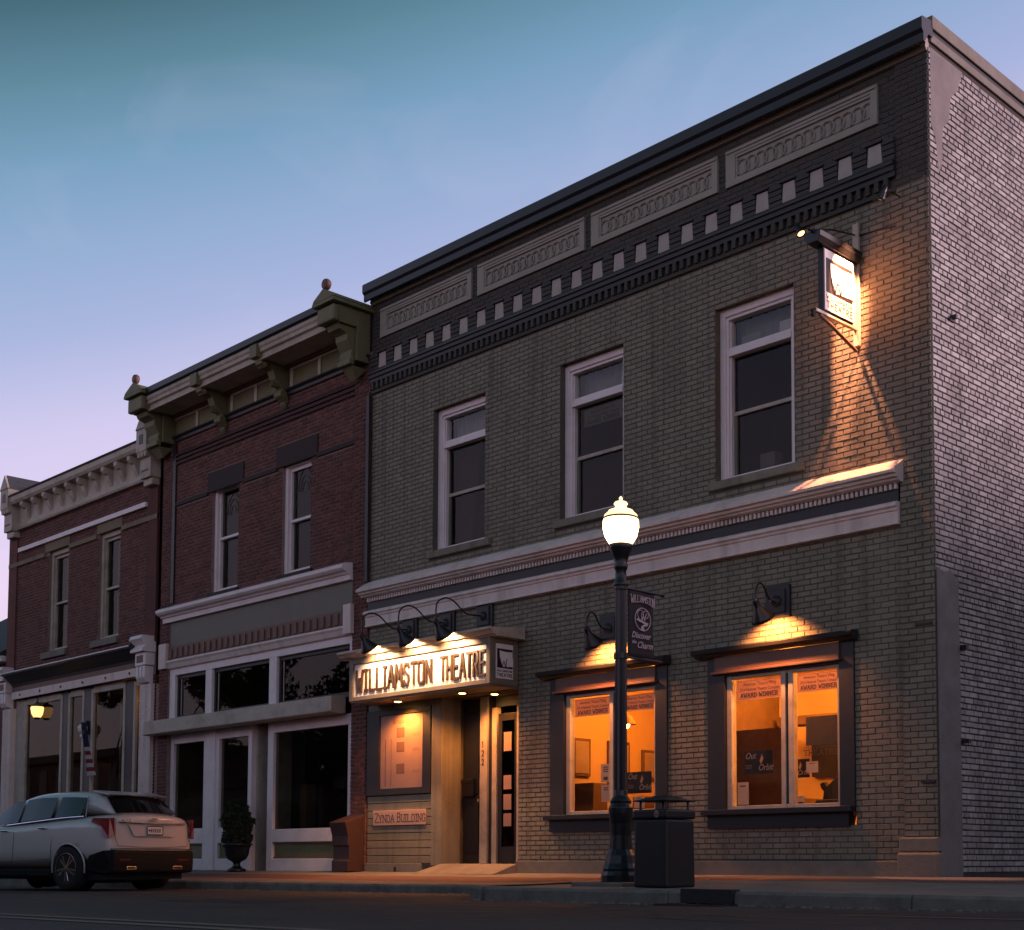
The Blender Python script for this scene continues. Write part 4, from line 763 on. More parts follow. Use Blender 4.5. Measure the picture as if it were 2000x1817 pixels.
# window lettering: theatre logo painted on the glass
lg = thing('window_logo', 'theatre logo painted on the shop window glass nearest the alley corner', 'logo', (GW[1] + 1.4, .08, 1.5)); lg.matrix_world = Matrix.Identity(4)
B('logo_ground', 'interior_brown', lg, (GW[1] + 1.2, GW[1] + 1.70, .0875, .089, 1.62, 1.98)); m = MB(); word(m, 'THEATRE', (GW[1] + 1.17, .086, 1.50), (1, 0, 0), (0, 0, 1), (0, -1, 0), .055, .06, .022, .012, .001, serif=.008); word(m, 'WILLIAMSTON', (GW[1] + 1.17, .086, 1.58), (1, 0, 0), (0, 0, 1), (0, -1, 0), .034, .03, .014, .007, .001); m.build('logo_text', 'interior_brown', lg)
# carved settee in the window
sf = thing('carved_settee', 'dark settee with curled carved back inside the window nearest the alley', 'settee', (GW[1] + 1.5, .5, .15))
m = MB(); prof = [(-.32, .95), (-.30, 1.06), (-.34, 1.10), (-.36, 1.16), (-.30, 1.18), (-.26, 1.12), (-.1, 1.24), (.05, 1.30), (.10, 1.38), (.07, 1.43), (.12, 1.46), (.18, 1.40), (.20, 1.32), (.35, 1.36), (.5, 1.3), (.5, .95)]
m.ext_y([(a, b - .15) for a, b in prof], -.04, .04); m.build('back', 'velvet', sf); B('seat', 'velvet', sf, (-.3, .6, -.25, .25, .68, .80), bevel=.03); B('apron', 'interior_brown', sf, (-.28, .58, -.24, .24, .60, .68))
MB().add([(-.05, -.06, .6), (.12, -.06, .6), (.06, -.05, .3), (.02, -.05, .3), (-.05, .06, .6), (.12, .06, .6), (.06, .05, .3), (.02, .05, .3)], [(0, 1, 2, 3), (4, 7, 6, 5), (0, 3, 7, 4), (1, 5, 6, 2)]).build('leg', 'velvet', sf); B('base', 'interior_brown', sf, (-.5, .6, -.3, .4, .02, .3))
# Zynda building plate, poster case, letter box
zp = thing('name_plate', 'pale board reading ZYNDA BUILDING on the siding left of the entrance', 'sign', (-10.1, -.03, .77)); zp.matrix_world = Matrix.Identity(4)
B('board', 'paper_warm', zp, (-10.79, -9.385, -.045, -.025, .768, 1.018), bevel=.003)
m = MB(); x = -10.73
for w_, in (('ZYNDA',), ('BUILDING',)):
    for i, c in enumerate(w_):
        h_ = .145 if i == 0 else .115; cw = .085 if c != 'I' else .035; glyph(m, c, (x, -.045, .822), (1, 0, 0), (0, 0, 1), (0, -1, 0), cw, h_, .016, .002, serif=.014); x += cw + .024
    x += .06
m.build('lettering', 'paper_ink', zp)
pc = thing('poster_case', 'season poster in a dark framed case on the siding left of the entrance', 'poster', (-10.0, -.03, 1.3)); pc.matrix_world = Matrix.Identity(4)
B('case_frame', 'dark_trim', pc, (-10.97, -10.62, -.06, -.02, 1.27, 2.69), (-9.46, -9.25, -.06, -.02, 1.27, 2.69), (-10.62, -9.46, -.06, -.02, 1.27, 1.375), (-10.62, -9.46, -.06, -.02, 2.60, 2.69), bevel=.006)
B('poster', 'paper_warm', pc, (-10.61, -9.465, -.036, -.026, 1.38, 2.595)); font_text('poster_heading', '2017-2018 SEASON', .085, 'ink_soft', (-9.98, -.037, 2.45), (1, 0, 0), (0, 0, 1), pc, align='CENTER', xs=.85)
for z in (1.62, 1.98, 2.22): B('poster_photo', 'ink_soft', pc, (-10.17, -9.96, -.039, -.036, z, z + .16)); B('poster_text', 'poster_orange', pc, (-9.75, -9.55, -.039, -.036, z + .01, z + .02)); B('poster_text', 'poster_orange', pc, (-9.72, -9.56, -.039, -.036, z + .04, z + .05))
B('poster_stripe', 'ink_soft', pc, (-10.48, -10.46, -.039, -.036, 1.42, 2.2)); B('poster_stripe', 'ink_soft', pc, (-10.32, -10.31, -.039, -.036, 1.42, 2.2))
lb = thing('letter_box', 'dark letter box hanging inside the theatre entrance recess', 'letter box', (-8.78, .36, 1.2)); B('body', 'black_iron', lb, (-.14, .14, -.05, .035, 0, .30), bevel=.02); B('flap', 'black_iron', lb, (-.13, .13, -.062, -.05, .22, .28), bevel=.006)

# ================================================================== RED BRICK BUILDING WITH OLIVE CORNICE
R2 = thing('red_brick_building', 'red brick shop with olive bracketed cornice between the theatre and the cream cornice shop', 'building')
XL, XR = -18.22, -11.02
hz = [(-16.30, -15.30, 5.45, 7.66), (-13.78, -12.83, 5.45, 7.58), (-17.86, -11.48, -.1, 5.30)]
mb = MB(); wall_sheet(mb, XL, XR, -.1, 9.0, hz, 0.0, .34); fw = mb.build('front_wall', 'red_mortar', R2, fix=False)
lint = [(-16.45, -15.12, 7.50, 7.90), (-13.96, -12.62, 7.50, 7.90), (XL, -16.45, 7.46, 7.55), (-15.12, -13.96, 7.46, 7.55), (-12.62, XR, 7.46, 7.55)]
brickwork(fw, XL, XR, .0, 8.93, hz + lint, 'red_brick', singles=260, seed=11, H=.0715)
mb = MB()
for k, z in enumerate((8.33, 8.42, 8.51)): mb.box(XL + .5, XR - .35, -.045, -.008, z, z + .045)
mb.build('corbel_course', 'red_brick_dark', R2, kind='stuff')
pier = B('pier', 'red_mortar', R2, (XL + .01, -17.86, -.04, .0, .0, 8.90)); brickwork(pier, XL, -17.86, .0, 8.9, [], 'red_brick', plane=-.042, seed=12)
pier = B('pier', 'red_mortar', R2, (-11.46, XR - .01, -.03, .0, .0, 8.90)); brickwork(pier, -11.46, XR, .0, 8.9, [], 'red_brick', plane=-.032, seed=13)
for a, b in ((XL, -17.86), ): B('pier_capital', 'stone_dark', R2, (a, b, -.07, -.05, 5.30, 5.42))
B('pipe_and_shadow_strip', 'dark_trim', R2, (-11.06, -10.98, -.09, -.045, 4.95, 8.2)); B('pipe_and_shadow_strip', 'dark_trim', R2, (-17.84, -17.72, -.045, -.011, 5.45, 8.9))  # right downpipe, plus a dark strip painted as shadow beside the left pier
for a, b, c, e in lint[2:]: B('string_course', 'stone_dark', R2, (a, b, -.035, .01, c, e), bevel=.006)
for a, b, c, e in lint[:2]: B('lintel', 'stone_dark', R2, (a, b, -.03, .01, c, e), bevel=.006)
def sash(parent, x0, x1, z0, z1, mid, fm='white_trim', set_=.06, arch=False, blind=None):
    w = B('window', fm, parent, (x0, x0 + .09, set_, set_ + .13, z0, z1), (x1 - .09, x1, set_, set_ + .13, z0, z1), (x0 + .09, x1 - .09, set_, set_ + .13, z1 - .10, z1), (x0 + .09, x1 - .09, set_, set_ + .13, z0, z0 + .06), bevel=.006)
    B('sash_frame', fm, w, (x0 + .09, x0 + .13, set_ + .06, set_ + .15, z0 + .06, z1 - .1), (x1 - .13, x1 - .09, set_ + .06, set_ + .15, z0 + .06, z1 - .1), (x0 + .13, x1 - .13, set_ + .06, set_ + .15, z1 - .17, z1 - .1), (x0 + .13, x1 - .13, set_ + .05, set_ + .15, mid - .025, mid + .025), (x0 + .13, x1 - .13, set_ + .06, set_ + .15, z0 + .06, z0 + .10))
    B('pane', 'glass_dark', w, (x0 + .12, x1 - .12, set_ + .10, set_ + .104, mid, z1 - .15)); B('pane', 'glass_dark', w, (x0 + .12, x1 - .12, set_ + .12, set_ + .124, z0 + .08, mid))
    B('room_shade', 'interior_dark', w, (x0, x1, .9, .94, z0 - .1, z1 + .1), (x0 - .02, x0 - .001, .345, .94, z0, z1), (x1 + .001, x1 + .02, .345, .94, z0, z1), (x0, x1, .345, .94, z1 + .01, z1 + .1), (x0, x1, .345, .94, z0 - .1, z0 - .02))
    if blind: 
        a = x0 + .1 + (x1 - x0) * .28; n = 12
        mm = MB(); v = [(a + (x1 - .1 - a) * i / n, .26 + .02 * math.sin(i * 2.1), z) for z in (z0 + .1, z1 - .05) for i in range(n + 1)]; mm.add(v, [(i, i + 1, n + 2 + i, n + 1 + i) for i in range(n)]); mm.build('curtain', blind, w, smooth=True)
    return w
w_ = sash(R2, -16.30, -15.30, 5.45, 7.66, 6.55); w2_ = sash(R2, -13.78, -12.83, 5.45, 7.58, 6.47)
for ww, xc in ((w_, -15.8), (w2_, -13.3)):
    for r in (.10, .17, .24):
        MB().tube([(xc + .05 + r * math.cos(a), .158, 7.0 + r * 1.7 * math.sin(a)) for a in [PI * i / 12 for i in range(13)]], .008, 5).build('tracery', 'interior_brown', ww)
for x in (-16.3, -13.78): B('sill', 'stone_dark', R2, (x - .06, x + 1.05, -.07, .02, 5.36, 5.447), bevel=.008)
# big metal cornice
MB().ext_x([(.0, 9.80), (-.68, 9.80), (-.74, 9.775), (-.74, 9.66), (-.70, 9.63), (.0, 9.63)], XL, XR - .2).build('cornice_cap', 'dark_metal', R2)
MB().ext_x([(-.02, 9.63), (-.69, 9.63), (-.68, 9.57), (-.655, 9.54), (-.65, 9.48), (-.60, 9.46), (-.595, 9.41), (-.62, 9.39), (-.62, 9.345), (-.56, 9.345), (-.54, 9.37), (-.02, 9.37)], XL + .2, XR - .5).build('cornice_fascia', 'cream_old', R2)
B('cornice_soffit', 'dark_trim', R2, (XL + .2, XR - .4, -.54, -.03, 9.372, 9.40))
MB().ext_x([(-.0, 9.371), (-.12, 9.371), (-.10, 9.34), (-.07, 9.32), (-.0, 9.32)], XL + .1, XR - .1).build('bed_mould', 'brown_trim', R2)
B('frieze', 'olive', R2, (XL + .1, XR - .1, -.02, .0, 8.93, 9.32)); MB().ext_x([(-.0, 8.93), (-.10, 8.93), (-.11, 8.90), (-.06, 8.87), (-.05, 8.82), (.0, 8.82)], XL, XR).build('frieze_mould', 'dark_trim', R2)
for x in (-17.95, -16.95, -15.62, -14.75, -13.52, -12.62, -11.72): B('frieze_stile', 'cream_old', R2, (x, x + .09, -.045, -.018, 8.945, 9.315), bevel=.004)
for a, b in ((-17.86, -16.25), (-15.53, -13.9), (-13.43, -11.9)): B('frieze_rail', 'cream_old', R2, (a, b, -.04, -.019, 9.27, 9.315))
def console(x, w, big=False):
    c = MB().ext_x([(-.02, 9.37), (-.62, 9.37), (-.60, 9.29), (-.52, 9.25), (-.44, 9.27), (-.36, 9.22), (-.30, 9.08), (-.22, 9.0), (-.14, 8.92), (-.17, 8.86), (-.16, 8.78), (-.10, 8.73), (-.05, 8.70), (-.02, 8.68)], x - w / 2, x + w / 2).build('console', 'olive', R2, bevel=.008)
    B('console_block', 'olive', c, (x - w / 2 - .02, x + w / 2 + .02, -.73, -.56, 9.38, 9.62), bevel=.01); MB().lathe([(.06, x - w / 2 - .02), (.065, x), (.06, x + w / 2 + .02)], (0, -.50, 9.30), 14, axis='x').build('scroll', 'olive', c, smooth=True)
    MB().lathe([(.07, x - w / 2 - .015), (.07, x + w / 2 + .015)], (0, -.13, 8.83), 14, axis='x').build('scroll', 'olive', c)
    B('fillet', 'olive', c, (x - w / 6, x - w / 9, -.33, -.16, 8.95, 9.02)); B('fillet', 'olive', c, (x + w / 9, x + w / 6, -.33, -.16, 8.95, 9.02))
    for k in (-1, 0, 1): MB().add([(x + k * .05 - .02, -.09, 8.70), (x + k * .05 + .02, -.09, 8.70), (x + k * .07, -.06, 8.56 - .03 * (k == 0)), (x + k * .05 - .02, -.02, 8.70), (x + k * .05 + .02, -.02, 8.70)], [(0, 1, 2), (3, 2, 4), (0, 2, 3), (1, 4, 2), (0, 3, 4, 1)]).build('drop', 'olive', c)
console(-13.70, .20); console(-15.85, .20)
def end_console(x0, x1):
    e = B('end_console', 'olive', R2, (x0, x1, -.30, -.02, 8.78, 9.66), (x0, x1, -.68, -.30, 9.36, 9.66), bevel=.008)
    MB().ext_x([(-.30, 9.36), (-.66, 9.36), (-.62, 9.27), (-.54, 9.25), (-.47, 9.22), (-.46, 9.12), (-.40, 9.02), (-.36, 8.96), (-.38, 8.88), (-.36, 8.80), (-.30, 8.78)], x0 + .06, x1 - .06).build('scroll', 'olive', e, bevel=.012)
    B('block', 'olive', e, (x0 - .02, x1 + .02, -.80, -.681, 9.36, 9.64), bevel=.03); B('foot', 'olive', e, (x0 + .04, x1 - .04, -.42, -.31, 8.70, 8.80), bevel=.02)
    MB().add([(x0 + .08, -.34, 8.70), (x1 - .08, -.34, 8.70), (x1 - .16, -.2, 8.50), (x0 + .16, -.2, 8.50), (x0 + .08, -.02, 8.70), (x1 - .08, -.02, 8.70)], [(0, 1, 2, 3), (4, 3, 2, 5), (0, 3, 4), (1, 5, 2), (0, 4, 5, 1)]).build('pendant', 'olive', e)
    xc = (x0 + x1) / 2; w = (x1 - x0) / 2 + .09
    B('cap', 'olive', e, (xc - w, xc + w, -.86, .1, 9.665, 9.73), bevel=.012); MB().ext_y([(xc - w, 9.735), (xc + w, 9.735), (xc + w * .9, 9.79), (xc, 9.94), (xc - w * .9, 9.79)], -.85, .1).build('gablet', 'olive', e, bevel=.008)
    MB().lathe([(.02, -.05), (.085, -.045), (.10, 0), (.085, .045), (.02, .05)], (xc, -.78, 10.03), 18, axis='y').build('finial', 'brown_trim', e, smooth=True)
end_console(-11.52, -11.06); end_console(-18.34, -17.80)
# shopfront
MB().ext_x([(.0, 5.36), (-.20, 5.33), (-.26, 5.29), (-.26, 5.24), (-.22, 5.20), (-.16, 5.18), (-.14, 5.15), (-.10, 5.14), (-.09, 5.05), (.0, 5.05)], -18.03, -11.47).build('shop_cornice', 'white_trim', R2)
B('fascia_panel', 'olive_grey', R2, (-17.85, -11.49, -.02, .05, 4.56, 5.05)); B('dentil_board', 'brown_trim', R2, (-17.83, -11.5, -.06, .05, 4.26, 4.55), bevel=.005)
dn = MB().box(-.055, .055, -.085, -.058, 4.30, 4.50).mesh('dentil'); dn.materials.append(MATS['brown_trim'])
x = -17.72
while x < -11.6: inst('dentil', dn, R2, (x, 0, 0)); x += .216
MB().ext_x([(.0, 4.258), (-.10, 4.258), (-.12, 4.22), (-.09, 4.18), (-.06, 4.10), (.0, 4.08)], -17.85, -11.48).build('transom_mould', 'cream', R2)
for a, b in ((-18.12, -17.84), (-11.62, -11.40)): B('end_block', 'cream', R2, (a, b, -.13, -.04, 4.10, 4.62), bevel=.01)
tr = B('transom_frame', 'white_trim', R2, (-17.85, -17.63, -.01, .12, 3.03, 4.08), (-16.42, -16.18, -.01, .12, 3.03, 3.95), (-14.12, -13.87, -.01, .12, 3.03, 3.95), (-11.57, -11.48, -.01, .12, 3.03, 4.08), (-17.63, -11.57, -.009, .12, 3.95, 4.08), bevel=.006)
for a, b in ((-17.63, -16.42), (-16.18, -14.12), (-13.87, -11.57)):
    p = B('transom_window', 'dark_trim', R2, (a, a + .06, .05, .13, 3.03, 3.95), (b - .06, b, .05, .13, 3.03, 3.95), (a + .06, b - .06, .05, .13, 3.88, 3.95), (a + .06, b - .06, .05, .13, 3.03, 3.12))
    B('pane', 'glass_dark', p, (a + .05, b - .05, .09, .094, 3.1, 3.9)); B('pane_bead', 'cream_old', p, (a + .10, a + .115, .075, .09, 3.12, 3.88))
MB().ext_x([(.0, 3.05), (-.30, 3.025), (-.31, 2.76), (-.28, 2.74), (.0, 2.74)], -18.36, -11.68).build('awning_board', 'cream_old', R2, bevel=.006)
def shopbay(x0, x1, z0, name='shop_window', st=.12, y=.05):
    s = B(name, 'white_trim', R2, (x0, x0 + st, y, y + .12, -.02, 2.74), (x1 - st, x1, y, y + .12, -.02, 2.74), (x0 + st, x1 - st, y, y + .12, 2.55, 2.74), (x0 + st, x1 - st, y, y + .12, .52, z0), (x0 + st, x1 - st, y, y + .12, -.02, .22), bevel=.008)
    B('bulkhead_panel', 'olive', s, (x0 + st, x1 - st, y + .06, y + .1, .22, .52)); B('panel_bead', 'brown_trim', s, (x0 + st, x1 - st, y + .03, y + .06, .22, .25), (x0 + st, x1 - st, y + .03, y + .06, .49, .52))
    B('pane', 'glass_dark', s, (x0 + st - .01, x1 - st + .01, y + .06, y + .064, z0, 2.55)); return s
shopbay(-14.22, -11.48, .76, st=.19); shopbay(-17.86, -16.42, .82); shopbay(-16.08, -14.78, .82)
B('shop_column', 'white_trim', R2, (-16.42, -16.08, .02, .18, -.02, 2.74), bevel=.01)
B('recessed_door', 'dark_trim', R2, (-14.72, -14.26, .9, .95, -.02, 2.7)); B('recess_side', 'cream_old', R2, (-14.78, -14.74, .17, .95, -.02, 2.72))
ri = B('shop_room', 'interior_dark', R2, (XL + .1, XR - .1, 3.0, 3.05, -.1, 5.0)); B('shop_floor', 'interior_brown', ri, (XL + .1, XR - .1, .35, 3.0, -.08, -.03)); B('shop_ceiling', 'interior_dark', ri, (XL + .1, XR - .1, .35, 3.0, 4.2, 4.25))
B('shop_display', 'interior_brown', ri, (-13.8, -13.6, .5, .7, 0, 1.6)); B('shop_display', 'curtain', ri, (-13.4, -12.0, .6, 1.2, 0, .8)); B('shop_display', 'interior_brown', ri, (-17.5, -16.8, .6, 1.2, 0, 1.1))
pz = MB().ext_x([(.0, .0), (-.36, .0), (-.36, .18), (-.33, .20), (-.33, .42), (-.36, .44), (-.36, .60), (-.41, .78), (-.42, .83), (.0, .97)], -11.52, -11.05).build('pier_base', 'oxblood', R2, bevel=.01)
B('roof', 'slate_dark', R2, (XL, XR, .05, 14, 8.9, 9.1)); B('side_wall', 'red_mortar', R2, (XL, XL + .2, .35, 14, -.1, 9.5)); B('parapet', 'slate_dark', R2, (XL, XR, .02, .3, 9.0, 9.62))

# ================================================================== CREAM CORNICE SHOP
R3 = thing('cream_cornice_shop', 'dark red brick shop with cream modillion cornice at the far end of the row', 'building')
XL3, XR3 = -25.9, -18.46
hz3 = [(-23.70, -22.66, 5.05, 7.44), (-21.15, -20.15, 5.05, 7.44), (-25.5, -18.95, -.1, 4.1)]
mb = MB(); wall_sheet(mb, XL3, XR3, -.1, 9.0, hz3, 0.0, .34); f3 = mb.build('front_wall', 'red_mortar', R3, fix=False)
ex = [(-23.88, -22.6, 7.44, 7.68), (-21.22, -20.05, 7.44, 7.68), (XL3, XR3, 7.345, 7.455), (-25.3, -18.88, 7.66, 7.77), (XL3 - .1, XR3 + .1, 8.22, 9.1), (-25.9, -18.4, 4.08, 4.72)]
brickwork(f3, XL3, XR3, .0, 8.25, hz3 + ex, 'red_brick', seed=21, L=.21)
B('pier', 'red_brick', R3, (XL3, -25.45, -.04, .0, 4.75, 8.2)); B('pier', 'red_brick', R3, (-18.88, XR3, -.04, .0, 4.75, 8.2)); B('side_wall', 'red_brick', R3, (XL3, XL3 + .2, .35, 12, -.1, 8.9))
for a, b in ((XL3, -23.89), (-22.59, -21.23), (-20.04, XR3)): B('stone_band', 'stone_tan', R3, (a, b, -.05, .01, 7.35, 7.45))
for a, b in ((-23.88, -22.6), (-21.22, -20.05)): B('lintel', 'stone_tan', R3, (a, b, -.03, .01, 7.445, 7.675), bevel=.006)
B('sign_board', 'white_trim', R3, (-25.28, -18.9, -.09, -.02, 7.665, 7.765))
for x0, x1 in ((-23.70, -22.66), (-21.15, -20.15)): sash(R3, x0, x1, 5.05, 7.44, 6.2, 'cream_old', .06, blind='blind'); B('sill', 'stone_grey', R3, (x0 - .22, x1 + .02, -.07, .03, 4.90, 5.05), bevel=.008)
MB().ext_x([(.0, 8.22), (-.10, 8.22), (-.12, 8.26), (-.06, 8.30), (-.06, 8.36), (.0, 8.36)], XL3 + .4, XR3 - .3).build('cornice_base', 'cream_old', R3)
B('cornice_face', 'cream_old', R3, (XL3 + .3, XR3 - .3, -.05, .0, 8.36, 8.80)); MB().ext_x([(.0, 9.0), (-.30, 9.0), (-.30, 8.88), (-.26, 8.82), (-.05, 8.80), (.0, 8.80)], XL3 + .2, XR3 - .2).build('cornice_shelf', 'cream_old', R3)
mdl = MB().ext_x([(-.05, 8.80), (-.27, 8.80), (-.27, 8.72), (-.22, 8.66), (-.16, 8.64), (-.12, 8.52), (-.05, 8.40)], -.07, .07).mesh('modillion'); mdl.materials.append(MATS['cream_old'])
for i in range(10): inst('modillion', mdl, R3, (-24.75 + i * .60, 0, 0))
MB().ext_x([(-.32, 9.0), (-.34, 9.03), (.6, 9.40), (.6, 9.0)], XL3 + .2, XR3 - .2).build('roof', 'shingle', R3); B('roof_deck', 'slate_dark', R3, (XL3, XR3, .6, 12, 8.9, 9.1))
def tower(x0, x1):
    t = B('cornice_console', 'cream_old', R3, (x0, x1, -.24, .0, 8.20, 8.62), (x0 - .02, x1 - .02, -.34, .0, 8.74, 9.22), bevel=.01); xc = (x0 + x1) / 2
    MB().ext_x([(.0, 8.62), (-.24, 8.62), (-.29, 8.66), (-.33, 8.74), (.0, 8.74)], x0, x1 - .02).build('console_curve', 'cream_old', t); B('console_recess', 'dark_trim', t, (xc - .10, xc + .06, -.348, -.338, 8.9, 9.10))
    for k in range(3): B('console_fillet', 'cream_old', t, (x0 + .03 + k * .14, x0 + .11 + k * .14, -.325, -.25, 8.63, 8.72))
    MB().ext_y([(x0 - .03, 9.24), (x1 - .01, 9.24), (xc, 9.58)], -.35, -.30).build('gablet', 'cream_old', t); MB().ext_y([(x0 - .04, 9.24), (x1, 9.24), (xc, 9.59)], -.298, .6).build('gablet_roof', 'shingle', t)
    B('console_line', 'dark_trim', t, (x0 + .05, x1 - .1, -.248, -.238, 8.34, 8.38)); B('console_line', 'dark_trim', t, (x0 - .03, x1 - .01, -.352, .0, 9.22, 9.238)); B('console_foot', 'cream_old', t, (x0 + .03, x1 - .03, -.18, .0, 8.05, 8.2), bevel=.02)
tower(-18.86, -18.42); tower(-25.78, -25.34)
# shopfront
MB().ext_x([(.0, 4.74), (-.05, 4.74), (-.36, 4.66), (-.38, 4.62), (-.30, 4.60), (-.10, 4.42), (-.08, 4.36), (.0, 4.36)], -25.4, -18.95).build('shop_cornice', 'dark_trim', R3); B('cornice_edge', 'white_trim', R3, (-25.4, -18.95, -.385, -.37, 4.65, 4.675))
B('shop_beam', 'brown_trim', R3, (-25.4, -18.95, -.08, .05, 4.10, 4.36), bevel=.008); B('beam_rail', 'cream', R3, (-25.4, -18.95, -.10, -.082, 4.06, 4.24), bevel=.006)
for i in range(6): MB().lathe([(.03, 0), (.025, -.02), (.005, -.025)], (-24.9 + i * 1.1, -.10, 4.15), 8, axis='y').build('bolt', 'brown_trim', R3)
def corbel(x0, x1):
    c = MB().ext_x([(.0, 4.86), (-.30, 4.86), (-.34, 4.78), (-.22, 4.66), (-.30, 4.58), (-.30, 4.52), (.0, 4.52)], x0, x1).build('corbel', 'white_trim', R3); B('corbel_body', 'white_trim', c, (x0 + .06, x1 - .02, -.22, .0, 4.24, 4.51), bevel=.01); B('corbel_recess', 'brown_trim', c, (x0 + .14, x1 - .12, -.228, -.218, 4.30, 4.45))
    for k in range(3): MB().ext_x([(.0, 4.23), (-.20, 4.23), (-.20, 4.0), (-.14, 3.90), (.0, 3.86)], x0 + .07 + k * .14, x0 + .17 + k * .14).build('flute', 'white_trim', c)
    MB().lathe([(.10, x0 - .03), (.10, x0 + .02)], (0, -.22, 4.72), 14, axis='x').build('boss', 'dark_trim', c)
    p = B('pilaster', 'cream', R3, (x0 + .04, x1, -.08, .3, -.05, 3.86)); brickwork(p, x0 + .04, x1, .0, 3.84, [], 'cream', plane=-.082, proud=.006, seed=31)
corbel(-19.0, -18.48); corbel(-25.95, -25.45)
for a, b in ((-24.95, -22.9), (-22.6, -21.8), (-21.45, -19.85), (-19.48, -18.95)):
    w = B('shop_window', 'cream_old', R3, (a, a + .10, .04, .16, .45, 4.0), (b - .10, b, .04, .16, .45, 4.0), (a + .1, b - .1, .04, .16, 3.9, 4.05), (a + .1, b - .1, .04, .16, .45, .62), bevel=.006); B('pane', 'glass_dark', w, (a + .09, b - .09, .09, .094, .6, 3.92))
    B('bulkhead', 'brown_trim', w, (a, b, .03, .15, -.05, .45))
for a, b in ((-25.45, -24.95), (-22.9, -22.6), (-21.8, -21.45), (-19.85, -19.48)): B('shop_post', 'cream_old' if a < -25 else 'dark_trim', R3, (a, b, .05, .2, -.05, 4.06), bevel=.008)
r3 = B('shop_room', 'interior_dark', R3, (XL3 + .2, XR3 - .1, 3.2, 3.25, -.1, 4.3)); B('shop_floor', 'interior_brown', r3, (XL3 + .2, XR3 - .1, .35, 3.2, -.08, -.03)); B('shop_ceiling', 'interior_dark', r3, (XL3 + .2, XR3 - .1, .35, 3.2, 4.12, 4.2))
B('inner_frame', 'cream_old', r3, (-21.0, -20.92, .5, .56, 0, 3.8)); B('inner_frame', 'cream_old', r3, (-20.3, -20.22, .5, .56, 0, 3.8)); B('inner_frame', 'cream_old', r3, (-20.92, -20.3, .5, .56, 2.85, 2.95)); B('inner_glow', 'interior_wall', r3, (-19.45, -19.0, .9, .94, 2.2, 3.9)); B('display', 'interior_brown', r3, (-24.6, -23.4, .6, 1.0, 0, 1.9)); B('display', 'curtain', r3, (-22.4, -22.0, .5, .8, 0, 2.4))
point_light('shop_lamp', (-19.2, .6, 3.6), 10, (1, .45, .1), r3, .05)
ln = thing('porch_lantern', 'small glowing brass lantern in the far shop window', 'lantern', (-24.1, -.02, 3.55)); ln.scale = (.8, .8, .85)
MB().lathe([(.10, 0), (.16, .10), (.19, .26), (.17, .30)], (0, 0, 0), 14).build('glass_bowl', 'lantern_glow', ln, smooth=True); MB().lathe([(.20, .30), (.16, .36), (.06, .40), (.02, .46)], (0, 0, 0), 14).build('cap', 'sign_gold', ln, smooth=True); MB().lathe([(.07, -.05), (.11, 0)], (0, 0, 0), 12).build('foot', 'black_iron', ln); MB().tube([(0, 0, .44), (0, .02, .6), (0, .15, .6)], .02, 6).build('bracket', 'black_iron', ln)
MB().lathe([(.03, .05), (.05, .13), (.02, .2)], (0, 0, 0), 10).build('bulb', 'bulb_soft', ln)
wl = thing('wall_lantern', 'small unlit white globe wall lantern between the far shop windows', 'lantern', (-21.62, -.06, 3.0)); MB().lathe([(.05, 0), (.10, .06), (.11, .16), (.06, .22)], (0, 0, 0), 12).build('globe', 'white_trim', wl, smooth=True); B('plate', 'dark_trim', wl, (-.06, .06, .04, .10, .0, .3)); MB().lathe([(.06, -.06), (.05, .0)], (0, 0, 0), 12).build('collar', 'white_trim', wl)
# flag on the far shop
fg = thing('small_flag', 'small furled american flag on an angled pole by the far shop door', 'flag', (-20.98, -.3, 2.1)); MB().tube([(-.12, .28, -.5), (.02, -.1, 1.15)], .018, 8).build('pole', 'pole_white', fg)
def fp(u, v): return (.04 + u * (.10 + .22 * v) + .03 * math.sin(u * 9 + v * 4), -.1 + .15 * v + .04 * math.sin(u * 14), 1.08 - v * 1.15)
for j in range(13):
    m = MB(); m2 = MB()
    for i in range(8): (m2 if j < 6 and i > 1 else m).quad(fp(i / 8, j / 13), fp((i + 1) / 8, j / 13), fp((i + 1) / 8, (j + 1) / 13), fp(i / 8, (j + 1) / 13))
    m.build('stripe', 'flag_red' if j % 2 else 'flag_white', fg, fix=False)
    if m2.v: m2.build('canton', 'flag_blue', fg, fix=False)
# far house
R4 = thing('far_house', 'low dark roofed brick house just showing at the left edge', 'house')
B('wall', 'red_brick', R4, (-36, -26.3, .2, 9, -.1, 5.12)); B('eave_board', 'white_trim', R4, (-36.1, -26.2, -.05, .2, 5.10, 5.24)); MB().ext_x([(-.12, 5.24), (-.14, 5.28), (4.6, 8.2), (9.3, 5.24)], -36.1, -26.2).build('roof', 'slate_dark', R4)

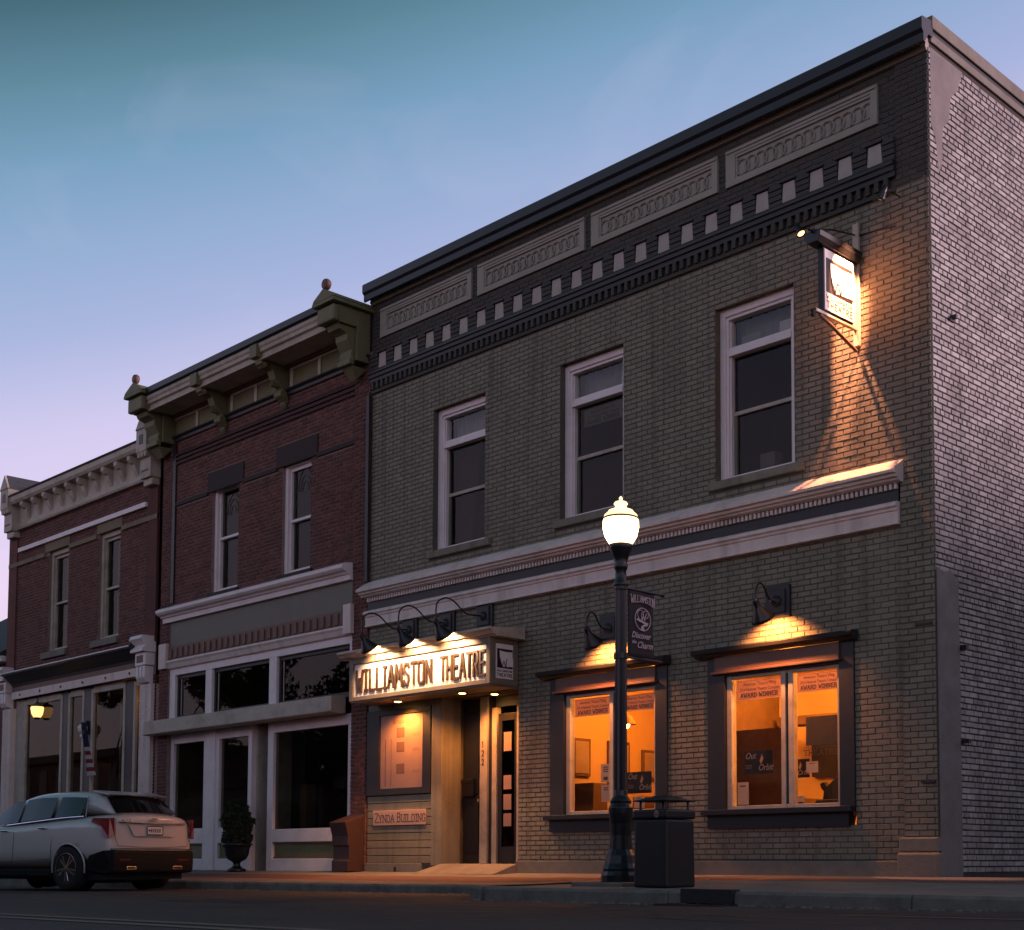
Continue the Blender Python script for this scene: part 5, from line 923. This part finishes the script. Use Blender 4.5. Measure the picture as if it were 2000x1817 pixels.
# ================================================================== PLANTER
UR = thing('planter_urn', 'black pedestal urn planter standing on the pavement by the red brick shop', 'planter', (-14.45, -.42, sw_z(-14.4, -.42))); UR.scale = (.84, .84, .95)
MB().lathe([(.20, 0), (.20, .05), (.13, .07), (.08, .12), (.075, .17), (.12, .20), (.20, .24), (.25, .32), (.27, .44), (.30, .50), (.33, .51), (.33, .545), (.28, .545), (.26, .50)], (0, 0, 0), 24).build('urn', 'black_iron', UR, smooth=True, fix=False)
SH = thing('topiary_shrub', 'dense clipped evergreen shrub growing in the black urn', 'shrub', (-14.45, -.42, sw_z(-14.4, -.42) + .47))
def leaves(n, f, size, m, parent, name, seed):
    rr = random.Random(seed); mb = MB()
    while n > 0:
        p = f(rr)
        if p is None: continue
        n -= 1; e = Euler((rr.uniform(0, 6), rr.uniform(0, 6), rr.uniform(0, 6))).to_matrix(); s = size * rr.uniform(.6, 1.3)
        mb.add([tuple(p + e @ Vector(q)) for q in ((-s, 0, 0), (0, -s * .45, 0), (s, 0, 0), (0, s * .45, .2 * s))], [(0, 1, 2), (0, 2, 3)])
    return mb.build(name, m, parent, fix=False)
def shrubf(rr):
    z = rr.uniform(0, .85); r = .27 * math.sqrt(max(0, 1 - ((z - .36) / .52) ** 2)) * (1 + .12 * math.sin(z * 17)); a = rr.uniform(0, 2 * PI); k = rr.uniform(.5, 1.0) ** .5 * (1 + .10 * math.sin(a * 5 + z * 9)) + max(0, rr.gauss(0, .05))
    return Vector((r * k * math.cos(a), r * k * math.sin(a), z))
MB().lathe([(.05, 0), (.2, .15), (.21, .4), (.1, .7), (.02, .78)], (0, 0, 0), 12).build('inner_growth', 'leaf', SH); MB().tube([(0, 0, -.05), (0, 0, .3)], .02, 6).build('stem', 'bark', SH); leaves(2300, shrubf, .042, 'leaf', SH, 'foliage', 3)
for k, (a, b) in enumerate(((-.3, .55), (-.36, .8))): MB().tube([(0, 0, .5), (a * .5, .02, b), (a, .05, b + .06 - k * .03), (a - .10, .08, b - .03)], .008, 5).build('branch', 'bark', SH)

# ================================================================== PARKED CAR
CARLOC, CARROT = (-11.34, -3.70, -.262), math.radians(193)
CA = thing('parked_car', 'white crossover car parked at the kerb seen from behind', 'car', CARLOC, rot=(0, 0, CARROT)); CA.scale = (.9, .9, .9)
low = [(.02, [(.62, .42), (.84, .66), (.81, .95), (.75, 1.19), (.4, 1.235), (0, 1.245)]), (.10, [(.82, .38), (.91, .68), (.88, 1.0), (.82, 1.22), (.45, 1.27), (0, 1.28)]), (.35, [(.90, .34), (.945, .72), (.925, 1.06), (.86, 1.24), (.5, 1.28), (0, 1.29)]),
       (.98, [(.92, .30), (.955, .74), (.935, 1.05), (.87, 1.21), (.5, 1.25), (0, 1.26)]), (2.0, [(.91, .28), (.945, .70), (.93, 1.0), (.875, 1.14), (.5, 1.18), (0, 1.19)]), (3.0, [(.91, .28), (.945, .68), (.925, .97), (.87, 1.08), (.5, 1.12), (0, 1.13)]),
       (3.84, [(.91, .29), (.95, .70), (.92, .94), (.82, 1.02), (.45, 1.08), (0, 1.10)]), (4.5, [(.86, .31), (.90, .64), (.86, .87), (.74, .94), (.4, .99), (0, 1.0)]), (4.80, [(.66, .36), (.72, .57), (.68, .74), (.58, .80), (.3, .83), (0, .84)])]
def loft(sections, cap=True):
    m = MB(); k = None
    for x, s in sections:
        full = [(x, y, z) for y, z in s] + [(x, -y, z) for y, z in reversed(s[:-1])]; k = len(full); m.v += full
    for j in range(len(sections) - 1):
        for i in range(k - 1): m.f.append((j * k + i, j * k + i + 1, (j + 1) * k + i + 1, (j + 1) * k + i))
        m.f.append((j * k + k - 1, j * k, (j + 1) * k, (j + 1) * k + k - 1))
    if cap: m.f.append(tuple(range(k))); m.f.append(tuple((len(sections) - 1) * k + i for i in range(k - 1, -1, -1)))
    return m
body = loft(low).build('body', 'car_paint', CA, smooth=True); ss = body.modifiers.new('s', 'SUBSURF'); ss.levels = 2; ss.render_levels = 2
cut = MB()
for ax in (.98, 3.84):
    for sgn in (-1, 1): cut.lathe([(.40, .62), (.40, 1.1)] if sgn > 0 else [(.40, -1.1), (.40, -.62)], (ax, 0, .365), 28, axis='y')
cuto = cut.build('cutter', 'car_plastic', None); cuto.parent = CA
bo = body.modifiers.new('b', 'BOOLEAN'); bo.object = cuto; bo.operation = 'DIFFERENCE'; bo.solver = 'EXACT'
bpy.context.view_layer.update(); nm = bpy.data.meshes.new_from_object(body.evaluated_get(bpy.context.evaluated_depsgraph_get())); body.modifiers.clear(); body.data = nm; bpy.data.objects.remove(cuto)
gh = [(.14, [(.78, 1.20), (.73, 1.245), (.4, 1.275), (0, 1.285)]), (.50, [(.82, 1.22), (.68, 1.50), (.4, 1.56), (0, 1.575)]), (.72, [(.85, 1.21), (.665, 1.60), (.4, 1.65), (0, 1.66)]), (1.2, [(.86, 1.19), (.665, 1.63), (.4, 1.685), (0, 1.695)]), (2.0, [(.865, 1.13), (.665, 1.64), (.4, 1.692), (0, 1.70)]), (2.7, [(.86, 1.08), (.645, 1.58), (.4, 1.635), (0, 1.645)]), (3.5, [(.80, 1.04), (.72, 1.09), (.4, 1.13), (0, 1.14)])]
o = loft(gh).build('cabin', 'car_paint', CA, smooth=True); ss = o.modifiers.new('s', 'SUBSURF'); ss.levels = 2; ss.render_levels = 2
def gpt(x, t, side, off=.012):
    for (xa, a), (xb, b) in zip(gh, gh[1:]):
        if xa <= x <= xb:
            f = (x - xa) / (xb - xa); y0 = a[0][0] + (b[0][0] - a[0][0]) * f; z0 = a[0][1] + (b[0][1] - a[0][1]) * f; y1 = a[1][0] + (b[1][0] - a[1][0]) * f; z1 = a[1][1] + (b[1][1] - a[1][1]) * f
            return (x, side * (y0 + (y1 - y0) * t + off - .035 * math.sin(PI * t) * 0), z0 + (z1 - z0) * t)
for side in (1, -1):
    for xa, xb in ((.80, 1.45), (1.55, 2.35), (2.42, 3.1)):
        g = MB(); n = 6
        v = [gpt(xa + (xb - xa) * i / n, t, side) for t in (.10, .5, .86) for i in range(n + 1)]; g.add(v, [(j * (n + 1) + i, j * (n + 1) + i + 1, (j + 1) * (n + 1) + i + 1, (j + 1) * (n + 1) + i) for j in range(2) for i in range(n)]); g.build('side_window', 'car_glass_solid', CA, smooth=True)
    MB().tube([gpt(.70 + (3.1 - .70) * i / 12, .05, side, .014) for i in range(13)], .010, 6).build('window_chrome', 'chrome', CA); MB().tube([gpt(.66, .05, side, .014), gpt(.72, .5, side, .014), gpt(.80, .93, side, .012)], .010, 6).build('window_chrome', 'chrome', CA)
    B('door_handle', 'chrome', CA, (1.55, 1.75, side * .935, side * .962, 1.03, 1.06), bevel=.008); B('door_handle', 'chrome', CA, (2.55, 2.75, side * .94, side * .965, .99, 1.02), bevel=.008)
    for xs_ in (1.40, 2.40, 3.25): MB().tube([(xs_ + .02, side * .925, .98), (xs_, side * .951, .72), (xs_ + .02, side * .945, .5), (xs_ + .05, side * .93, .40)], .004, 4).build('door_seam', 'seam', CA)
    B('sill_cladding', 'car_plastic', CA, (1.38, 3.44, side * .89, side * .935, .23, .36), bevel=.02); MB().tube([(1.45, side * .952, .52), (2.4, side * .958, .485), (3.3, side * .952, .47)], .008, 5).build('side_crease', 'chrome', CA)
    m = MB(); m.v = [(.36, side * .93, 1.19), (.14, side * .915, 1.19), (.04, side * .87, 1.19), (.02, side * .80, 1.20), (.008, side * .80, .89), (.04, side * .885, .87), (.10, side * .925, .90), (.15, side * .935, 1.06), (.38, side * .945, 1.12)]
    m.v += [(a - .02, b * .97, c) for a, b, c in []]; m.f = [(0, 1, 7, 8), (1, 2, 5, 6, 7), (2, 3, 4, 5)]; tl = m.build('taillight', 'tail_red', CA); sd = tl.modifiers.new('s', 'SOLIDIFY'); sd.thickness = .045; sd.offset = 0
    MB().tube([(.11, side * .935, 1.13), (.06, side * .905, 1.03), (.05, side * .90, .92)], .010, 6).build('light_strip', 'tail_red', CA)
    for ax in (.98, 3.84):
        w = MB().lathe([(.255, -.10), (.33, -.11), (.362, -.085), (.368, 0), (.362, .085), (.33, .11), (.255, .10)], (ax, side * .86, .365), 32, axis='y').build('wheel', 'tyre', CA, smooth=True)
        MB().lathe([(.262, -.02), (.262, .02), (.250, .022), (.248, -.02)], (ax, side * .95, .365), 32, axis='y').build('rim', 'rim', w); MB().lathe([(.25, -.01), (.25, .01)], (ax, side * .90, .365), 24, axis='y').build('brake_disc', 'car_plastic', w)
        MB().lathe([(.055, -.02), (.05, .02), (.01, .024)], (ax, side * .955, .365), 16, axis='y').build('hub', 'rim', w)
        for k in range(10):
            a = 2 * PI * k / 10 + (.13 if k % 2 else -.13) ; c, s_ = math.cos(a), math.sin(a); t = Vector((-s_, 0, c)); r0, r1 = Vector((c, 0, s_)) * .04, Vector((c, 0, s_)) * .255; O = Vector((ax, side * .952, .365)); Nn = Vector((0, side * .02, 0))
            MB().add([tuple(O + r0 - t * .014), tuple(O + r0 + t * .014), tuple(O + r1 + t * .022), tuple(O + r1 - t * .022), tuple(O + r0 - t * .012 + Nn), tuple(O + r0 + t * .012 + Nn), tuple(O + r1 + t * .018 + Nn * .3), tuple(O + r1 - t * .018 + Nn * .3)], [(4, 5, 6, 7), (0, 1, 5, 4), (1, 2, 6, 5), (2, 3, 7, 6), (3, 0, 4, 7), (0, 3, 2, 1)]).build('spoke', 'rim', w)
        MB().tube([(ax + .412 * math.cos(a), side * (.948 - .03 * abs(math.cos(a)) ** 3), .365 + .412 * math.sin(a)) for a in [PI * (-.06 + 1.12 * k / 20) for k in range(21)]], .016, 6).build('arch_lip', 'car_paint', CA, smooth=True)
    for ax in (.98, 3.84): MB().lathe([(.001, -.0), (.39, 0)], (ax, side * .62, .365), 24, axis='y').build('wheel_well', 'car_plastic', CA)
rg = MB(); v = []
for j in range(5):
    t = j / 4; x = .17 + .33 * t; z = 1.285 + .28 * t
    for i in range(7): u = i / 6 * 2 - 1; v.append((x - .050 + .05 * u * u, u * (.64 - .08 * t), z + .03 - .035 * u * u))
rg.add(v, [(j * 7 + i, j * 7 + i + 1, (j + 1) * 7 + i + 1, (j + 1) * 7 + i) for j in range(4) for i in range(6)]); rg.build('rear_window', 'car_glass_solid', CA, smooth=True)
MB().ext_y([(.38, 1.605), (.80, 1.68), (.80, 1.655), (.42, 1.585)], -.60, .60).build('roof_spoiler', 'car_paint', CA, bevel=.006)
MB().ext_y([(-.035, .30), (-.05, .45), (-.04, .655), (.06, .675), (.35, .62), (.35, .32), (.12, .28)], -.84, .84).build('rear_bumper', 'car_plastic', CA, bevel=.03); 
for side in (1, -1): MB().add([(-.03, side * .80, .665), (.12, side * .925, .66), (.42, side * .955, .58), (.52, side * .95, .36), (.12, side * .90, .29), (-.02, side * .78, .31)], [(0, 1, 2, 3, 4, 5)]).build('bumper_corner', 'car_plastic', CA).modifiers.new('s', 'SOLIDIFY').thickness = .06
MB().tube([(.02, -.86, .69), (-.035, -.7, .69), (-.05, 0, .69), (-.035, .7, .69), (.02, .86, .69)], .012, 6).build('bumper_chrome', 'chrome', CA)
MB().add([(-.012, -.42, .90), (-.012, .42, .90), (-.006, .52, 1.09), (-.006, -.52, 1.09)], [(0, 1, 2, 3)]).build('plate_recess', 'car_paint', CA)
MB().tube([(.03, .70, 1.125), (-.025, .45, 1.115), (-.03, 0, 1.105), (-.025, -.45, 1.115), (.03, -.70, 1.125)], .014, 6).build('tailgate_bar', 'chrome', CA)
lp = B('number_plate', 'sign_white', CA, (-.035, -.022, -.16, .16, .935, 1.065), bevel=.004); B('plate_frame', 'dark_trim', lp, (-.04, -.034, -.165, .165, .922, .937), (-.04, -.034, -.165, .165, 1.062, 1.074), (-.04, -.034, -.168, -.158, .937, 1.062), (-.04, -.034, .158, .168, .937, 1.062))
m = MB()
for k in range(5): m.box(-.038, -.036, .062 - k * .043, .084 - k * .043, .968, 1.03)     # plate figures are too blurred to read
m.build('plate_characters', 'dark_trim', lp, kind='stuff'); MB().lathe([(.02, 0), (.02, -.003)], (-.036, .118, 1.0), 10, axis='x').build('plate_emblem', 'dark_trim', lp)
m = MB(); word(m, 'XT5', (-.005, .66, 1.15), (0, -1, 0), (0, 0, 1), (-1, 0, 0), .045, .03, .02, .008, .004); m.build('badge_text', 'chrome', CA)
MB().add([(-.005, -.06, 1.21), (-.005, .06, 1.21), (-.005, .035, 1.16), (-.005, -.035, 1.16), (-.022, -.06, 1.21), (-.022, .06, 1.21), (-.022, .035, 1.16), (-.022, -.035, 1.16)], [(4, 5, 6, 7), (0, 1, 5, 4), (1, 2, 6, 5), (2, 3, 7, 6), (3, 0, 4, 7)]).build('emblem', 'chrome', CA)
for side in (1, -1):
    B('exhaust', 'chrome', CA, (-.055, -.04, side * .38, side * .58, .345, .405), bevel=.01); B('exhaust_hole', 'tyre', CA, (-.058, -.05, side * .395, side * .565, .357, .393)); B('rear_reflector', 'tail_red', CA, (-.052, -.044, side * .50, side * .72, .50, .52))
    MB().tube([(.02, side * .765, 1.2), (.0, side * .785, .86), (.005, side * .72, .74), (-.0, side * .3, .72), (-.0, 0, .72)], .004, 4).build('tailgate_seam', 'seam', CA)
    m = MB(); m.box(2.95, 3.15, side * .93, side * 1.08, 1.08, 1.22); m.build('mirror', 'car_paint', CA, bevel=.03)
B('underbody', 'tyre', CA, (.2, 4.6, -.8, .8, .18, .34)); B('rear_axle', 'tyre', CA, (.75, 1.2, -.7, .7, .12, .3)); B('silencer', 'tyre', CA, (.25, .6, -.35, .35, .16, .3), bevel=.05)

# ================================================================== TREES ACROSS THE STREET (mirrored in the shop windows)
def tree(x, y, h, seed, label):
    t = thing('street_tree', label, 'tree', (x, y, -.75), 'trees across the street'); rr = random.Random(seed)
    MB().tube([(0, 0, 0), (.1, 0, h * .25), (0, .1, h * .5), (.1, 0, h * .75)], .22, 8, .06).build('trunk', 'bark', t, smooth=True)
    cl = []
    for k in range(16):
        a = rr.uniform(0, 2 * PI); z = rr.uniform(.38, .95) * h; r = rr.uniform(.2, .34) * h * math.sin(PI * min(.95, (z / h - .25) / .8)); c = Vector((r * math.cos(a), r * math.sin(a), z)); cl.append((c, rr.uniform(.7, 1.25)))
        MB().tube([(0, 0, z * .62), tuple(c * .6 + Vector((0, 0, z * .3))), tuple(c)], .06, 5, .015).build('limb', 'bark', t)
    def f(q):
        c, r = q.choice(cl); v = Vector((q.gauss(0, 1), q.gauss(0, 1), q.gauss(0, .8))); return c + v.normalized() * r * q.uniform(.2, 1) ** .5
    leaves(6500, f, .16, 'leaf_far', t, 'crown', seed)
for k, (x, y, h, lb) in enumerate(((-46, -19.5, 12, 'tallest leafy tree across the street'), (-56, -20.5, 12.5, 'farthest leafy tree across the street'), (-37, -20, 10.5, 'broad leafy tree across the street'), (-29, -21, 9.5, 'leafy tree across the street nearest the camera'))): tree(x, y, h, 41 + k, lb)
def opposite(x0, x1, h, m, label):
    o = thing('opposite_shop', label, 'building', (x0, -24, -.75), 'shops across the street'); w = x1 - x0
    B('wall', m, o, (0, w, -9, 0, 0, h)); B('cornice', 'dark_trim', o, (-.1, w + .1, -.2, .35, h - .5, h), bevel=.03); B('shopfront', 'dark_trim', o, (.4, w - .4, .0, .12, .5, 3.6)); n = int(w / 2.4)
    for k in range(n): B('window', 'car_glass_solid', o, (.9 + k * 2.4, 2.0 + k * 2.4, .0, .05, 4.3, h - .9) if h > 6 else (.9 + k * 2.4, 2.9 + k * 2.4, .12, .15, .9, 3.3))
for a, b, h, m, lb in ((-90, -62, 7.5, 'red_brick_dark', 'long dark brick shop across the street'), (-62, -48, 5.2, 'stone_grey', 'low grey shop across the street'), (-48, -34, 8.0, 'red_brick', 'tall red brick shop across the street'), (-34, -18, 8.6, 'stone_tan', 'tall tan shop across the street'), (-18, -4, 7.6, 'red_brick_dark', 'dark two storey shop across the street'), (-4, 18, 6.0, 'stone_grey', 'wide grey shop across the street')): opposite(a, b, h, m, lb)
# unseen building added across the alley to shade the foot of the side wall
nb = thing('alley_shade_block', 'unseen brick building added beyond the alley to shade the side wall', 'building', (9.5, 1.5, -.05))
B('wall', 'red_brick', nb, (0, 14, 0, 26, 0, 6.0)); B('coping', 'stone_grey', nb, (-.1, 14.1, -.1, 26.1, 6.0, 6.15), bevel=.02)
for k in range(4): B('window', 'car_glass_solid', nb, (-.02, .0, 2 + k * 6, 4.2 + k * 6, 1.2, 3.2)); B('sill', 'stone_grey', nb, (-.08, .0, 1.9 + k * 6, 4.3 + k * 6, 1.08, 1.198))
